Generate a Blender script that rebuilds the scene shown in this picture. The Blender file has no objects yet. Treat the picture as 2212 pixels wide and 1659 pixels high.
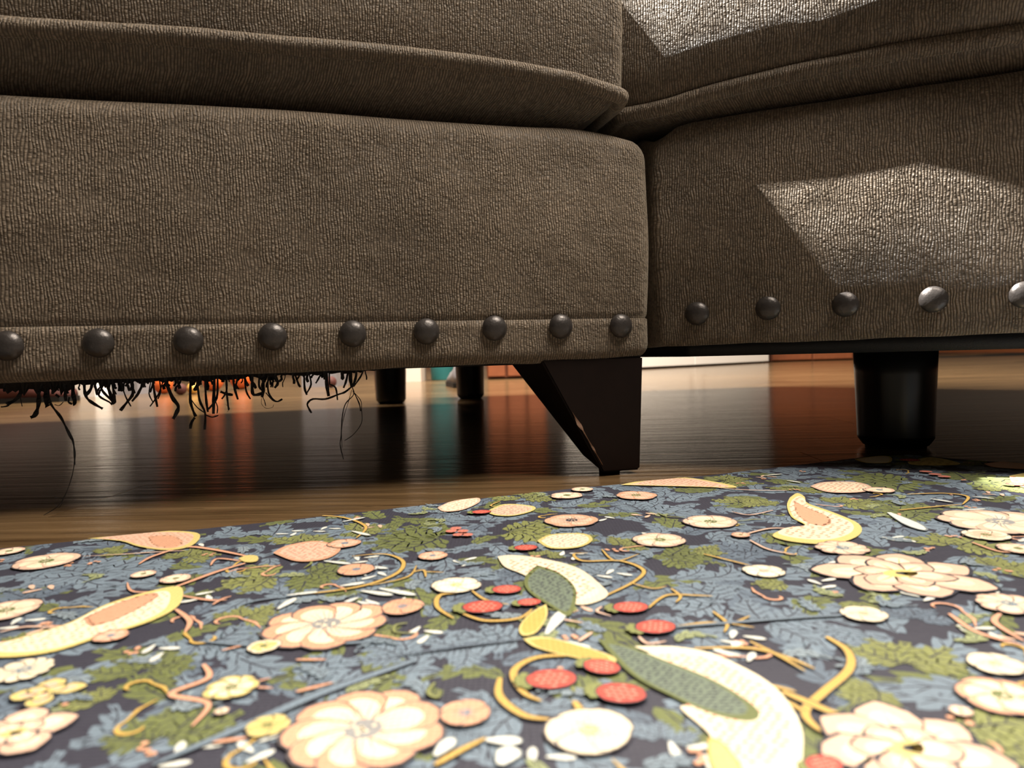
import bpy, bmesh, math, random
from mathutils import Vector, Matrix, noise
random.seed(7)
PI = math.pi
sc = bpy.context.scene
C = sc.collection

# ------------------------------------------------------------------ camera
W, H, F = 2212, 1659, 1534.0
HC = 0.108
PITCH, ROLL = math.radians(2.39), math.radians(1.6)
r0 = Vector((1, 0, 0)); u0 = Vector((0, math.sin(PITCH), math.cos(PITCH))); fw = Vector((0, math.cos(PITCH), -math.sin(PITCH)))
RI = math.cos(ROLL)*r0 - math.sin(ROLL)*u0
UI = math.sin(ROLL)*r0 + math.cos(ROLL)*u0
CP = Vector((0, 0, HC))
cam = bpy.data.cameras.new('camera'); co = bpy.data.objects.new('camera', cam); C.objects.link(co)
M = Matrix((RI, UI, -fw)).transposed().to_4x4(); M.translation = CP
co.matrix_world = M
cam.sensor_width = 36; cam.lens = F/W*36; cam.clip_start = 0.01; cam.clip_end = 60
cam.dof.use_dof = True; cam.dof.focus_distance = 0.60; cam.dof.aperture_fstop = 10.5
sc.camera = co
# ------------------------------------------------------------------ light
sc.view_settings.view_transform = 'Standard'; sc.view_settings.look = 'None'
sc.view_settings.gamma = 1; sc.view_settings.use_curve_mapping = False; sc.view_settings.exposure = 0
world = bpy.data.worlds.new('world'); sc.world = world; world.use_nodes = True
world.node_tree.nodes['Background'].inputs[0].default_value = (1.0, .86, .70, 1)
world.node_tree.nodes['Background'].inputs[1].default_value = 0.05

def area(name, loc, target, sx, sy, power, col):
    l = bpy.data.lights.new(name, 'AREA'); l.shape = 'RECTANGLE'; l.size = sx; l.size_y = sy; l.energy = power; l.color = col
    o = bpy.data.objects.new(name, l); C.objects.link(o); o.location = loc
    o.rotation_euler = (Vector(target)-Vector(loc)).to_track_quat('-Z', 'Y').to_euler()
    return o
def spot(name, loc, target, power, ang, blend, size, col):
    l = bpy.data.lights.new(name, 'SPOT'); l.energy = power; l.spot_size = math.radians(ang); l.spot_blend = blend
    l.shadow_soft_size = size; l.color = col
    o = bpy.data.objects.new(name, l); C.objects.link(o); o.location = loc
    o.rotation_euler = (Vector(target)-Vector(loc)).to_track_quat('-Z', 'Y').to_euler()
    return o
area('room_light', (0.95, 0.12, 2.3), (0.2, 0.25, 0), 1.2, .9, 121, (1.0, .90, .78))
area('far_window_light', (-0.1, 2.35, 2.35), (0.3, 3.4, 0), 3.0, 1.5, 420, (1.0, .90, .78))
SL = Vector((1.154, -.339, -1.65)); ST = Vector((.27, .575, .468))
spot('sun_beam_spot', ST-SL*1.28, ST, 4300, 8.2, .3, .010, (1.0, .95, .88))  # narrow spot added as stand-in for sunlight from an unseen window

# ------------------------------------------------------------------ helpers
def ray(px, py):
    return (fw*F + RI*(px-W/2) + UI*(H/2-py)).normalized()
def on_z(px, py, z=0.0):
    d = ray(px, py); return CP + d*((z-HC)/d.z)
def on_plane(px, py, p, n):
    d = ray(px, py); return CP + d*((Vector(p)-CP).dot(n)/d.dot(n))
def lin(r, g, b):
    f = lambda c: (c/255/12.92) if c/255 <= .04045 else ((c/255+.055)/1.055)**2.4
    return (f(r), f(g), f(b))
def lerp(a, b, t): return a+(b-a)*t
def interp(tab, x):
    if x <= tab[0][0]: return tab[0][1]
    for (x0, y0), (x1, y1) in zip(tab, tab[1:]):
        if x <= x1: return lerp(y0, y1, (x-x0)/(x1-x0))
    return tab[-1][1]
def obj(name, me, mat=None, parent=None, smooth=True):
    o = bpy.data.objects.new(name, me); C.objects.link(o)
    if mat: me.materials.append(mat)
    if smooth:
        me.polygons.foreach_set('use_smooth', [True]*len(me.polygons))
    if parent:
        o.parent = parent; o.matrix_parent_inverse = parent.matrix_world.inverted()
    return o
def bobj(name, bm, mat=None, parent=None, smooth=False):
    me = bpy.data.meshes.new(name); bmesh.ops.recalc_face_normals(bm, faces=bm.faces); bm.to_mesh(me); bm.free()
    return obj(name, me, mat, parent, smooth)
def empty(name, loc=(0, 0, 0)):
    o = bpy.data.objects.new(name, None); C.objects.link(o); o.location = loc; o.empty_display_size = .05
    o.matrix_world = Matrix.Translation(loc)
    return o
def tag(o, label=None, cat=None, group=None, kind=None):
    if label: o['label'] = label
    if cat: o['category'] = cat
    if group: o['group'] = group
    if kind: o['kind'] = kind
    return o
def box_bm(x0, x1, y0, y1, z0, z1, bevel=0, seg=2, bm=None):
    own = bm is None
    if own: bm = bmesh.new()
    vs = [bm.verts.new((x, y, z)) for z in (z0, z1) for x, y in ((x0, y0), (x1, y0), (x1, y1), (x0, y1))]
    fs = [bm.faces.new([vs[i] for i in f]) for f in ((3, 2, 1, 0), (4, 5, 6, 7), (0, 1, 5, 4), (1, 2, 6, 5), (2, 3, 7, 6), (3, 0, 4, 7))]
    if bevel:
        es = {e for f in fs for e in f.edges}
        bmesh.ops.bevel(bm, geom=list(es), offset=bevel, segments=seg, affect='EDGES', profile=.5)
    return bm
def tube(pts, rad, seg=8, cap=True, bm=None, flat=1.0):
    bm = bm or bmesh.new(); rings = []; prev = None
    n = len(pts); pts = [Vector(p) for p in pts]
    for i, p in enumerate(pts):
        t = (pts[min(i+1, n-1)]-pts[max(i-1, 0)]).normalized()
        if prev is None:
            a = t.orthogonal().normalized()
        else:
            a = (prev - t*prev.dot(t)).normalized()
        prev = a; b = t.cross(a)
        r = rad[i] if isinstance(rad, (list, tuple)) else rad
        rings.append([bm.verts.new(p + a*math.cos(2*PI*k/seg)*r + b*math.sin(2*PI*k/seg)*r*flat) for k in range(seg)])
    for A, B in zip(rings, rings[1:]):
        for k in range(seg): bm.faces.new((A[k], A[(k+1) % seg], B[(k+1) % seg], B[k]))
    if cap: bm.faces.new(rings[0][::-1]); bm.faces.new(rings[-1])
    return bm
def lathe(prof, seg=32, loc=(0, 0, 0), bm=None):
    bm = bm or bmesh.new(); rings = []
    for r, z in prof:
        rings.append([bm.verts.new((loc[0]+r*math.cos(2*PI*k/seg), loc[1]+r*math.sin(2*PI*k/seg), loc[2]+z)) for k in range(seg)])
    for A, B in zip(rings, rings[1:]):
        for k in range(seg): bm.faces.new((A[k], A[(k+1) % seg], B[(k+1) % seg], B[k]))
    bm.faces.new(rings[0][::-1]); bm.faces.new(rings[-1])
    return bm
def smooth_path(pts, sub=6):
    P = [Vector(p) for p in pts]; out = []
    for i in range(len(P)-1):
        a = P[max(i-1, 0)]; b = P[i]; c = P[i+1]; d = P[min(i+2, len(P)-1)]
        for k in range(sub):
            t = k/sub
            out.append(.5*((2*b)+(c-a)*t+(2*a-5*b+4*c-d)*t*t+(3*b-a-3*c+d)*t**3))
    out.append(P[-1]); return out

# ------------------------------------------------------------------ materials
def new_mat(name):
    m = bpy.data.materials.new(name); m.use_nodes = True
    nt = m.node_tree; return m, nt, nt.nodes['Principled BSDF']
def N(nt, t, **kw):
    n = nt.nodes.new(t)
    for k, v in kw.items():
        if k.startswith('i_'): n.inputs[int(k[2:])].default_value = v
        else: setattr(n, k, v)
    return n
def L(nt, a, b): nt.links.new(a, b)
def simple(name, col, rough=.6, spec=.3, metal=0, bump=0, bscale=200, vary=0.0):
    m, nt, b = new_mat(name)
    b.inputs['Base Color'].default_value = (*col, 1); b.inputs['Roughness'].default_value = rough
    b.inputs['Specular IOR Level'].default_value = spec; b.inputs['Metallic'].default_value = metal
    tc = N(nt, 'ShaderNodeTexCoord')
    ns = N(nt, 'ShaderNodeTexNoise'); ns.inputs['Scale'].default_value = bscale; ns.inputs['Detail'].default_value = 4
    L(nt, tc.outputs['Object'], ns.inputs['Vector'])
    if vary:
        mr = N(nt, 'ShaderNodeMapRange'); mr.inputs[3].default_value = 1-vary; mr.inputs[4].default_value = 1+vary
        L(nt, ns.outputs['Fac'], mr.inputs[0])
        mx = N(nt, 'ShaderNodeVectorMath', operation='SCALE'); mx.inputs[0].default_value = col
        L(nt, mr.outputs[0], mx.inputs['Scale']); L(nt, mx.outputs[0], b.inputs['Base Color'])
    if bump:
        bp = N(nt, 'ShaderNodeBump'); bp.inputs['Strength'].default_value = 1; bp.inputs['Distance'].default_value = bump
        L(nt, ns.outputs['Fac'], bp.inputs['Height']); L(nt, bp.outputs[0], b.inputs['Normal'])
    return m

def fabric(name, seed=0.0, dark=1.0, bumpd=.0013):
    m, nt, b = new_mat(name)
    uv = N(nt, 'ShaderNodeUVMap')
    def mapped(sx, sy, off=0.0):
        mp = N(nt, 'ShaderNodeMapping'); mp.inputs['Scale'].default_value = (sx, sy, 1); mp.inputs['Location'].default_value = (seed+off, off, seed)
        L(nt, uv.outputs[0], mp.inputs['Vector']); return mp.outputs[0]
    def noi(vec, scale, det=2, rough=.5, dist=0):
        n = N(nt, 'ShaderNodeTexNoise'); n.inputs['Scale'].default_value = scale; n.inputs['Detail'].default_value = det
        n.inputs['Roughness'].default_value = rough; n.inputs['Distortion'].default_value = dist
        L(nt, vec, n.inputs['Vector']); return n.outputs['Fac']
    def math_(op, a, b_=None, c=None):
        n = N(nt, 'ShaderNodeMath', operation=op)
        for i, v in enumerate((a, b_, c)):
            if v is None: continue
            if isinstance(v, (int, float)): n.inputs[i].default_value = v
            else: L(nt, v, n.inputs[i])
        return n.outputs[0]
    def rng(v, a, b_, c, d):
        n = N(nt, 'ShaderNodeMapRange'); L(nt, v, n.inputs[0])
        for i, q in enumerate((a, b_, c, d)): n.inputs[i+1].default_value = q
        return n.outputs[0]
    big = noi(mapped(1, 1), 9, 3)                      # brushed patches of nap
    mid = noi(mapped(1, 1.0, 3.1), 38, 3)
    # vertical chenille rows, broken and wandering
    sep = N(nt, 'ShaderNodeSeparateXYZ'); L(nt, uv.outputs[0], sep.inputs[0])
    wob = noi(mapped(1, .6, 5.7), 70, 2)
    wob2 = noi(mapped(260, 60, 8.7), 1, 2)
    ucoord = math_('ADD', math_('MULTIPLY', sep.outputs[0], 1/.0021), math_('ADD', math_('MULTIPLY', wob, 2.6), math_('MULTIPLY', wob2, .55)))
    cell = math_('FLOOR', ucoord); frac = math_('FRACT', ucoord)
    prof_ = math_('SINE', math_('MULTIPLY', frac, PI))
    cv = N(nt, 'ShaderNodeCombineXYZ'); L(nt, math_('MULTIPLY', cell, 7.31), cv.inputs[0]); L(nt, math_('MULTIPLY', sep.outputs[1], 330), cv.inputs[1]); cv.inputs[2].default_value = seed
    bead = noi(cv.outputs[0], 1, 3, .55)
    slub = noi(mapped(230, 120, 1.3), 1, 3, .6)
    h = math_('ADD', math_('MULTIPLY', math_('MULTIPLY', prof_, rng(bead, .34, .68, .15, 1.0)), .95), math_('MULTIPLY', slub, .50))
    amt = rng(mid, .35, .60, .45, 1.0)
    hh = math_('MULTIPLY', h, amt)
    bp = N(nt, 'ShaderNodeBump'); bp.inputs['Strength'].default_value = 1.0; bp.inputs['Distance'].default_value = bumpd
    L(nt, hh, bp.inputs['Height'])
    bp2 = N(nt, 'ShaderNodeBump'); bp2.inputs['Strength'].default_value = 1.0; bp2.inputs['Distance'].default_value = .008
    L(nt, big, bp2.inputs['Height']); L(nt, bp.outputs[0], bp2.inputs['Normal'])
    L(nt, bp2.outputs[0], b.inputs['Normal'])
    f1 = rng(big, .3, .7, .80, 1.18); f2 = rng(h, .28, .95, .52, 1.50); f3 = rng(mid, .3, .7, .90, 1.10)  # f2 paints bead highlights and shaded valleys between rows into the base colour
    fac = math_('MULTIPLY', math_('MULTIPLY', f1, f2), math_('MULTIPLY', f3, dark))
    sc_ = N(nt, 'ShaderNodeVectorMath', operation='SCALE'); sc_.inputs[0].default_value = (.135, .105, .076)
    L(nt, fac, sc_.inputs['Scale']); L(nt, sc_.outputs[0], b.inputs['Base Color'])
    b.inputs['Roughness'].default_value = .55; b.inputs['Specular IOR Level'].default_value = .22
    b.inputs['Sheen Weight'].default_value = .25; b.inputs['Sheen Roughness'].default_value = .4
    b.inputs['Sheen Tint'].default_value = (.9, .8, .65, 1)
    return m
FAB_L = fabric('taupe_chenille_a', 0.0)
FAB_R = fabric('taupe_chenille_b', 4.3)
FAB_C = fabric('taupe_chenille_c', 9.1)
FAB_D = fabric('taupe_chenille_d', 13.7)
def nail_mat():
    m = simple('pewter_nail', lin(66, 62, 60), .38, .5, .55, .0004, 260, .12); return m
NAIL = nail_mat()
BLACK = simple('black_lacquer', (.004, .004, .004), .3, .3)
DWOOD = simple('espresso_wood', (.007, .0032, .0022), .5, .15, 0, .0002, 90, .25)
RAW = simple('chipped_raw_wood', (.42, .27, .2), .7, .2)
LINING = simple('black_lining_cloth', (.008, .008, .009), .6, .25, 0, .0003, 900)
RUBBER = simple('dark_glide', (.01, .009, .008), .6)

# ------------------------------------------------------------------ room
PL = math.radians(-3.0)      # plank direction
def wood_floor():
    m, nt, b = new_mat('oak_floor')
    tc = N(nt, 'ShaderNodeTexCoord'); oi = N(nt, 'ShaderNodeObjectInfo')
    mp = N(nt, 'ShaderNodeMapping'); mp.inputs['Scale'].default_value = (1.3, 22, 1)
    ad = N(nt, 'ShaderNodeVectorMath', operation='ADD'); L(nt, tc.outputs['Object'], ad.inputs[0])
    sc1 = N(nt, 'ShaderNodeVectorMath', operation='SCALE'); L(nt, oi.outputs['Location'], sc1.inputs[0]); sc1.inputs['Scale'].default_value = 3.7
    L(nt, sc1.outputs[0], ad.inputs[1]); L(nt, ad.outputs[0], mp.inputs['Vector'])
    n1 = N(nt, 'ShaderNodeTexNoise'); n1.inputs['Scale'].default_value = 3.2; n1.inputs['Detail'].default_value = 8; n1.inputs['Roughness'].default_value = .62; n1.inputs['Distortion'].default_value = .6
    L(nt, mp.outputs[0], n1.inputs['Vector'])
    cr = N(nt, 'ShaderNodeValToRGB'); L(nt, n1.outputs['Fac'], cr.inputs[0])
    e = cr.color_ramp.elements; e[0].position = .30; e[0].color = (.060, .034, .015, 1); e[1].position = .70; e[1].color = (.20, .125, .060, 1)
    x = cr.color_ramp.elements.new(.5); x.color = (.135, .082, .038, 1)
    # small knots and pores
    mp2 = N(nt, 'ShaderNodeMapping'); mp2.inputs['Scale'].default_value = (9, 40, 1); L(nt, ad.outputs[0], mp2.inputs['Vector'])
    n2 = N(nt, 'ShaderNodeTexNoise'); n2.inputs['Scale'].default_value = 2.3; n2.inputs['Detail'].default_value = 2; L(nt, mp2.outputs[0], n2.inputs['Vector'])
    kr = N(nt, 'ShaderNodeMapRange'); kr.inputs[1].default_value = .70; kr.inputs[2].default_value = .76; kr.inputs[3].default_value = 1; kr.inputs[4].default_value = .22
    L(nt, n2.outputs['Fac'], kr.inputs[0])
    rv = N(nt, 'ShaderNodeMapRange'); L(nt, oi.outputs['Random'], rv.inputs[0]); rv.inputs[3].default_value = .82; rv.inputs[4].default_value = 1.15
    mu = N(nt, 'ShaderNodeMath', operation='MULTIPLY'); L(nt, kr.outputs[0], mu.inputs[0]); L(nt, rv.outputs[0], mu.inputs[1])
    s2 = N(nt, 'ShaderNodeVectorMath', operation='SCALE'); L(nt, cr.outputs[0], s2.inputs[0]); L(nt, mu.outputs[0], s2.inputs['Scale'])
    L(nt, s2.outputs[0], b.inputs['Base Color'])
    rr = N(nt, 'ShaderNodeMapRange'); L(nt, n1.outputs['Fac'], rr.inputs[0]); rr.inputs[3].default_value = .11; rr.inputs[4].default_value = .22
    L(nt, rr.outputs[0], b.inputs['Roughness'])
    b.inputs['Specular IOR Level'].default_value = .34
    bp = N(nt, 'ShaderNodeBump'); bp.inputs['Distance'].default_value = .0004; L(nt, n1.outputs['Fac'], bp.inputs['Height']); L(nt, bp.outputs[0], b.inputs['Normal'])
    return m
OAK = wood_floor()
JOINT = simple('floor_joint', (.012, .008, .005), .8)
floor = bobj('floor', box_bm(-3.2, 4.4, -2.2, 7.7, -.03, -.0015), JOINT); tag(floor, kind='structure')
PW = .125
ca, sa = math.cos(PL), math.sin(PL)
lens = [1.1, 1.45, 1.8]
pm = []
for ln in lens:
    bm = box_bm(-ln/2+.0004, ln/2-.0004, -PW/2+.0004, PW/2-.0004, -.012, 0, 0, 1)
    me = bpy.data.meshes.new('plank'); bmesh.ops.recalc_face_normals(bm, faces=bm.faces); bm.to_mesh(me); bm.free(); me.materials.append(OAK); pm.append(me)
cnt = 0
random.seed(21)
for j in range(-10, 66):
    v = (j+.42)*PW; u = -3.1 + random.uniform(-1.2, 0)
    while u < 4.0:
        k = random.randrange(3); ln = lens[k]; cu = u+ln/2; u += ln
        x = cu*ca - v*sa; y = cu*sa + v*ca
        if not (-3.1 < x-ln/2 and x+ln/2 < 4.3 and -1.6 < y < 7.5): continue
        if y < -.2 and abs(x) > 2: continue
        o = bpy.data.objects.new('plank', pm[k]); C.objects.link(o); o.location = (x, y, 0); o.rotation_euler = (0, 0, PL)
        o.parent = floor; cnt += 1
WALLM = simple('wall_paint', (.13, .115, .10), .85, .2, 0, .0005, 60)
CEILM = simple('ceiling_paint', (.55, .5, .42), .9, .2)
TRIM = simple('brown_trim_wood', (.22, .07, .025), .4, .4, 0, .0003, 40, .2)
tag(bobj('wall_back', box_bm(-3.2, 4.4, 7.6, 7.7, 0, 2.6), WALLM), kind='structure')
tag(bobj('wall_left', box_bm(-3.3, -3.2, -2.2, 7.7, 0, 2.6), WALLM), kind='structure')
tag(bobj('wall_right', box_bm(4.4, 4.5, -2.2, 7.7, 0, 2.6), WALLM), kind='structure')
tag(bobj('wall_front', box_bm(-3.2, 4.4, -2.3, -2.2, 0, 2.6), WALLM), kind='structure')
tag(bobj('ceiling', box_bm(-3.3, 4.5, -2.3, 7.7, 2.6, 2.7), CEILM), kind='structure')
tag(bobj('baseboard_back', box_bm(-3.2, 4.4, 7.58, 7.6, 0, .12, .004), TRIM), kind='structure')
tag(bobj('baseboard_left', box_bm(-3.2, -3.18, -2.2, 7.58, 0, .12, .004), TRIM), kind='structure')
tag(bobj('baseboard_right', box_bm(4.38, 4.4, -2.2, 7.58, 0, .12, .004), TRIM), kind='structure')

# ------------------------------------------------------------------ sofa frame of reference
CL = on_z(1412, 1030); CL = Vector((.1240, .620, 0))
dL = Vector((math.sin(math.radians(74.4)), math.cos(math.radians(74.4)), 0)); nL = Vector((dL.y, -dL.x, 0))   # toward camera
bL = -nL
CR = Vector((.1345, .640, 0))
aR = math.radians(66.0)
dR = Vector((math.sin(aR), -math.cos(aR), 0)); nR = Vector((-dR.y*-1, 0, 0))
nR = Vector((-math.cos(aR), -math.sin(aR), 0)); bR = -nR

class Outline(list):
    def ring(self, ins):
        P = [Vector(p) for p in self.poly]; n = len(P); Q = []
        for i in range(n):
            a, p, c = P[i-1], P[i], P[(i+1) % n]
            d0 = (p-a).normalized(); d1 = (c-p).normalized()
            n0 = Vector((d0.y, -d0.x, 0)); n1 = Vector((d1.y, -d1.x, 0)); b = (n0+n1).normalized()
            Q.append(p - b*(ins/max(.2, b.dot(n0))))
        return make_outline(Q, [max(.0006, r-ins) for r in self.radii], self.counts)
def rounded_outline(poly, radii, step=.012):
    P = [Vector(p) for p in poly]; n = len(P)
    return make_outline(P, radii, [max(2, int((P[(i+1) % n]-P[i]).length/step)) for i in range(n)])
def make_outline(poly, radii, counts):
    """closed CCW outline with rounded corners: list of (pos, outward normal)"""
    n = len(poly); out = Outline(); out.poly = [Vector(p) for p in poly]; out.radii = radii; out.counts = counts
    P = [Vector(p) for p in poly]
    for i in range(n):
        a, p, c = P[i-1], P[i], P[(i+1) % n]
        d0 = (p-a).normalized(); d1 = (c-p).normalized()
        ang = math.acos(max(-1, min(1, d0.dot(d1)))); r = radii[i]; t = r*math.tan(ang/2)
        n0 = Vector((d0.y, -d0.x, 0)); cen = p - d0*t - n0*r
        n1 = Vector((d1.y, -d1.x, 0))
        segs = 8
        for k in range(segs+1):
            q = n0.lerp(n1, 0).copy()
            th = ang*k/segs; q = Vector((n0.x*math.cos(th)-n0.y*math.sin(th), n0.x*math.sin(th)+n0.y*math.cos(th), 0))
            out.append((cen+q*r, q))
        nxt_ang = math.acos(max(-1, min(1, (c-p).normalized().dot((P[(i+2) % n]-c).normalized()))))
        t2 = radii[(i+1) % n]*math.tan(nxt_ang/2)
        s = p + d1*t; e = c - d1*t2; m = counts[i]
        for k in range(1, m): out.append((s.lerp(e, k/m), n1))
    return out
def loft(name, outline, prof, mat, parent=None, dz=None, dn=None, cap=True):
    """prof: list of (inset, z); dz(p,k,z)->z shift; dn(p,n,k,z)->extra outward shift"""
    verts = []; uvs = []; m = len(outline)
    arc = [0]
    for i in range(m): arc.append(arc[-1]+(outline[(i+1) % m][0]-outline[i][0]).length)
    plen = 0; pz = None
    for k, (ins, z) in enumerate(prof):
        if pz is not None: plen += math.hypot(ins-pz[0], z-pz[1])
        pz = (ins, z)
        for i, (p, nrm) in enumerate(outline.ring(ins)):
            q = p.copy(); zz = z
            if dz: zz += dz(q, k, z)
            if dn: q = q + nrm*dn(q, nrm, k, zz)
            verts.append((q.x, q.y, zz))
        uvs.append(plen)
    faces = []; luv = []
    for k in range(len(prof)-1):
        for i in range(m):
            j = (i+1) % m
            faces.append((k*m+i, k*m+j, (k+1)*m+j, (k+1)*m+i))
            luv += [(arc[i], uvs[k]), (arc[i+1], uvs[k]), (arc[i+1], uvs[k+1]), (arc[i], uvs[k+1])]
    if cap:
        faces.append(tuple(range(m))[::-1]); luv += [(verts[i][0], verts[i][1]) for i in range(m)][::-1]
        b0 = (len(prof)-1)*m; faces.append(tuple(range(b0, b0+m))); luv += [(verts[b0+i][0], verts[b0+i][1]) for i in range(m)]
    me = bpy.data.meshes.new(name); me.from_pydata(verts, [], faces); uvl = me.uv_layers.new(name='UVMap')
    flat = [c for t in luv for c in t]; uvl.data.foreach_set('uv', flat)
    o = obj(name, me, mat, parent)
    return o
def arcprof(r, zc, top, n=6, ex=0):
    out = []
    for k in range(n+1):
        th = PI/2*k/n
        if top: out.append((r-r*math.cos(th)+ex, zc+r*math.sin(th)))
        else: out.append((r-r*math.sin(th)+ex, zc-r*math.cos(th)))
    return out
def nz(p, s, a): return noise.noise(Vector((p[0]*s, p[1]*s, p[2]*s)))*a

# ---- left section
sofaL = empty('sofa_section', (CL - dL*.45 + bL*.45)); tag(sofaL, 'taupe chenille sofa section, the one with torn black lining and a pointed corner leg', 'sofa')
A = CL + dL*0.0
polyL = [CL - dL*1.05, CL, CL + bL*1.08, CL - dL*1.05 + bL*1.08]
outL = rounded_outline(polyL, [.02, .014, .03, .03])
zbL, ztL = .1005, .2985
profL = [(.05, zbL+.004), (.03, zbL+.002)] + arcprof(.011, zbL+.011, False, 5) + [(0, .115), (0, .122), (0, .130), (.0001, .1358), (.0014, .1364), (.0018, .1372), (.0004, .139), (.0002, .143), (0, .16), (0, .18), (0, .20), (0, .22), (0, .24), (0, .26), (0, .275)] + arcprof(.016, ztL-.016, True, 6) + [(.06, ztL), (.12, ztL)]
def sL(q): return (Vector((q.x, q.y, 0))-CL).dot(dL)
def dzL(q, k, z):
    s = sL(q); v = 0
    if z < .112: v += interp([(-.6, -.0035), (-.3, -.0015), (-.05, -.0), (0, .0015)], s) + nz((q.x, q.y, 1), 30, .0012)
    if z > .27: v += nz((q.x, q.y, 4), 9, .003) - .010*max(0, min(1, (s+.08)/.08))**1.6
    return v
def dnL(q, nrm, k, z):
    a = math.sin(PI*max(0, min(1, (z-.14)/(.29-.14))))
    return a*.0025 + nz((q.x*1.0, q.y, z*1.4), 12, .0016)*min(1, a+.2)
base = loft('upholstered_base', outL, profL, FAB_L, sofaL, dzL, dnL)
# ---- right section (corner wedge)
sofaR = empty('sofa_section', (CR + dR*.5 + bR*.5)); tag(sofaR, 'taupe chenille sofa section on a thick round black leg, beside the pointed corner leg', 'sofa')
polyR = [CR, CR + dR*1.15, CR + dR*1.15 + bR*.95, Vector((.72, 1.95, 0)), CL + dL*.012 + bL*1.30, ]
# side next to the other section runs parallel to its end
polyR[0] = CR
outR = rounded_outline(polyR, [.010, .02, .03, .03, .02])
zbR, ztR = .111, .309
profR = [(.05, zbR+.004), (.03, zbR+.002)] + arcprof(.006, zbR+.006, False, 4) + [(0, .125), (0, .14), (0, .155), (0, .17), (0, .19), (0, .21), (0, .23), (0, .25), (0, .27), (0, .285)] + arcprof(.013, ztR-.013, True, 6) + [(.06, ztR), (.12, ztR)]
def sR(q): return (Vector((q.x, q.y, 0))-CR).dot(dR)
def dzR(q, k, z):
    s = sR(q); v = 0
    if z < .12: v += interp([(0, 0), (.27, .0025)], s) + nz((q.x, q.y, 2), 35, .001)
    if z > .28: v += nz((q.x, q.y, 9), 9, .003) - .012*max(0, 1-abs(s)/.02)
    return v
def dnR(q, nrm, k, z):
    a = math.sin(PI*max(0, min(1, (z-.12)/(.30-.12))))
    return a*.0062 + nz((q.x, q.y, z*1.4+5), 10, .0012)*min(1, a+.2)
loft('upholstered_base', outR, profR, FAB_R, sofaR, dzR, dnR)
# dark under rails
def rail(poly, ins, z0, z1, parent, name='under_frame'):
    ol = rounded_outline(poly, [.01+ins]*len(poly), .2)
    return loft(name, ol, [(ins, z0), (ins, z1)], LINING, parent)
rail(polyR, .035, .1012, .1165, sofaR)
rail(polyL, .045, .0985, .1055, sofaL)

# ---- backrests behind the cushions
def prism(name, pts, z0, z1, mat, parent, bev=.03):
    bm = bmesh.new(); lo_ = [bm.verts.new((p[0], p[1], z0)) for p in pts]; hi_ = [bm.verts.new((p[0], p[1], z1)) for p in pts]
    bm.faces.new(lo_[::-1]); bm.faces.new(hi_); n = len(pts)
    for i in range(n): bm.faces.new((lo_[i], lo_[(i+1) % n], hi_[(i+1) % n], hi_[i]))
    bmesh.ops.bevel(bm, geom=list(bm.edges), offset=bev, segments=4, affect='EDGES')
    o = bobj(name, bm, mat, parent, True); me = o.data; ul = me.uv_layers.new(name='UVMap')
    for pg in me.polygons:
        nn = pg.normal; tt = Vector((-nn.y, nn.x, 0)); tt = tt.normalized() if tt.length > .3 else Vector((1, 0, 0)); vv = nn.cross(tt)
        for li in pg.loop_indices:
            v = me.vertices[me.loops[li].vertex_index].co; ul.data[li].uv = (v.dot(tt), v.dot(vv))
    return o
prism('backrest', [CL-dL*1.04+bL*.84, CL-dL*.035+bL*.84, CL-dL*.035+bL*1.07, CL-dL*1.04+bL*1.07], .296, .84, FAB_L, sofaL)
prism('backrest', [CR+dR*1.12+bR*.78, CR+dR*1.12+bR*.94, Vector((.715, 1.93, 0)), CL+dL*.02+bL*1.28, CL+dL*.02+bL*.99, Vector((.70, 1.62, 0))], .306, .84, FAB_R, sofaR)
# ---- nails
def nail_mesh(seed):
    random.seed(seed); bm = bmesh.new(); R = .0102; rings = []
    prof = [(1.0, 0), (1.02, .04), (.98, .13), (.88, .28), (.70, .42), (.48, .52), (.22, .575)]
    seg = 28
    for a, h in prof:
        rings.append([bm.verts.new((a*R*math.cos(2*PI*k/seg)*(1+random.uniform(-.018, .018)*(a > .95)), a*R*math.sin(2*PI*k/seg)*(1+random.uniform(-.018, .018)*(a > .95)), h*R)) for k in range(seg)])
    for A_, B_ in zip(rings, rings[1:]):
        for k in range(seg): bm.faces.new((A_[k], A_[(k+1) % seg], B_[(k+1) % seg], B_[k]))
    t = bm.verts.new((0, 0, .585*R))
    for k in range(seg): bm.faces.new((rings[-1][k], rings[-1][(k+1) % seg], t))
    bmesh.ops.recalc_face_normals(bm, faces=bm.faces)
    me = bpy.data.meshes.new('nailhead'); bm.to_mesh(me); bm.free(); me.materials.append(NAIL)
    me.polygons.foreach_set('use_smooth', [True]*len(me.polygons)); return me
nails = [nail_mesh(i) for i in range(3)]
def put_nail(p, n, parent, i):
    o = bpy.data.objects.new('nailhead', nails[i % 3]); C.objects.link(o)
    M = n.to_track_quat('Z', 'Y').to_matrix().to_4x4() @ Matrix.Rotation(i*1.3, 4, 'Z'); M.translation = p + n*.0004
    o.parent = parent; o.matrix_parent_inverse = parent.matrix_world.inverted(); o.matrix_world = M
sp = None
for i, (x, y) in enumerate([(1341, 704), (1211, 705), (1068, 709), (921, 716), (762, 721), (589, 727), (407, 736), (213, 741), (16, 747)]):
    p = on_plane(x, y, CL+nL*.001, nL); put_nail(p, nL, sofaL, i); last = p
for k in range(1, 9): put_nail(last - dL*.0525*k, nL, sofaL, k)
for i, (x, y) in enumerate([(1506, 677), (1659, 665), (1826, 657), (2016, 646), (2213, 636)]):
    p = on_plane(x, y, CR+nR*.001, nR); put_nail(p, nR, sofaR, i); last = p
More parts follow.
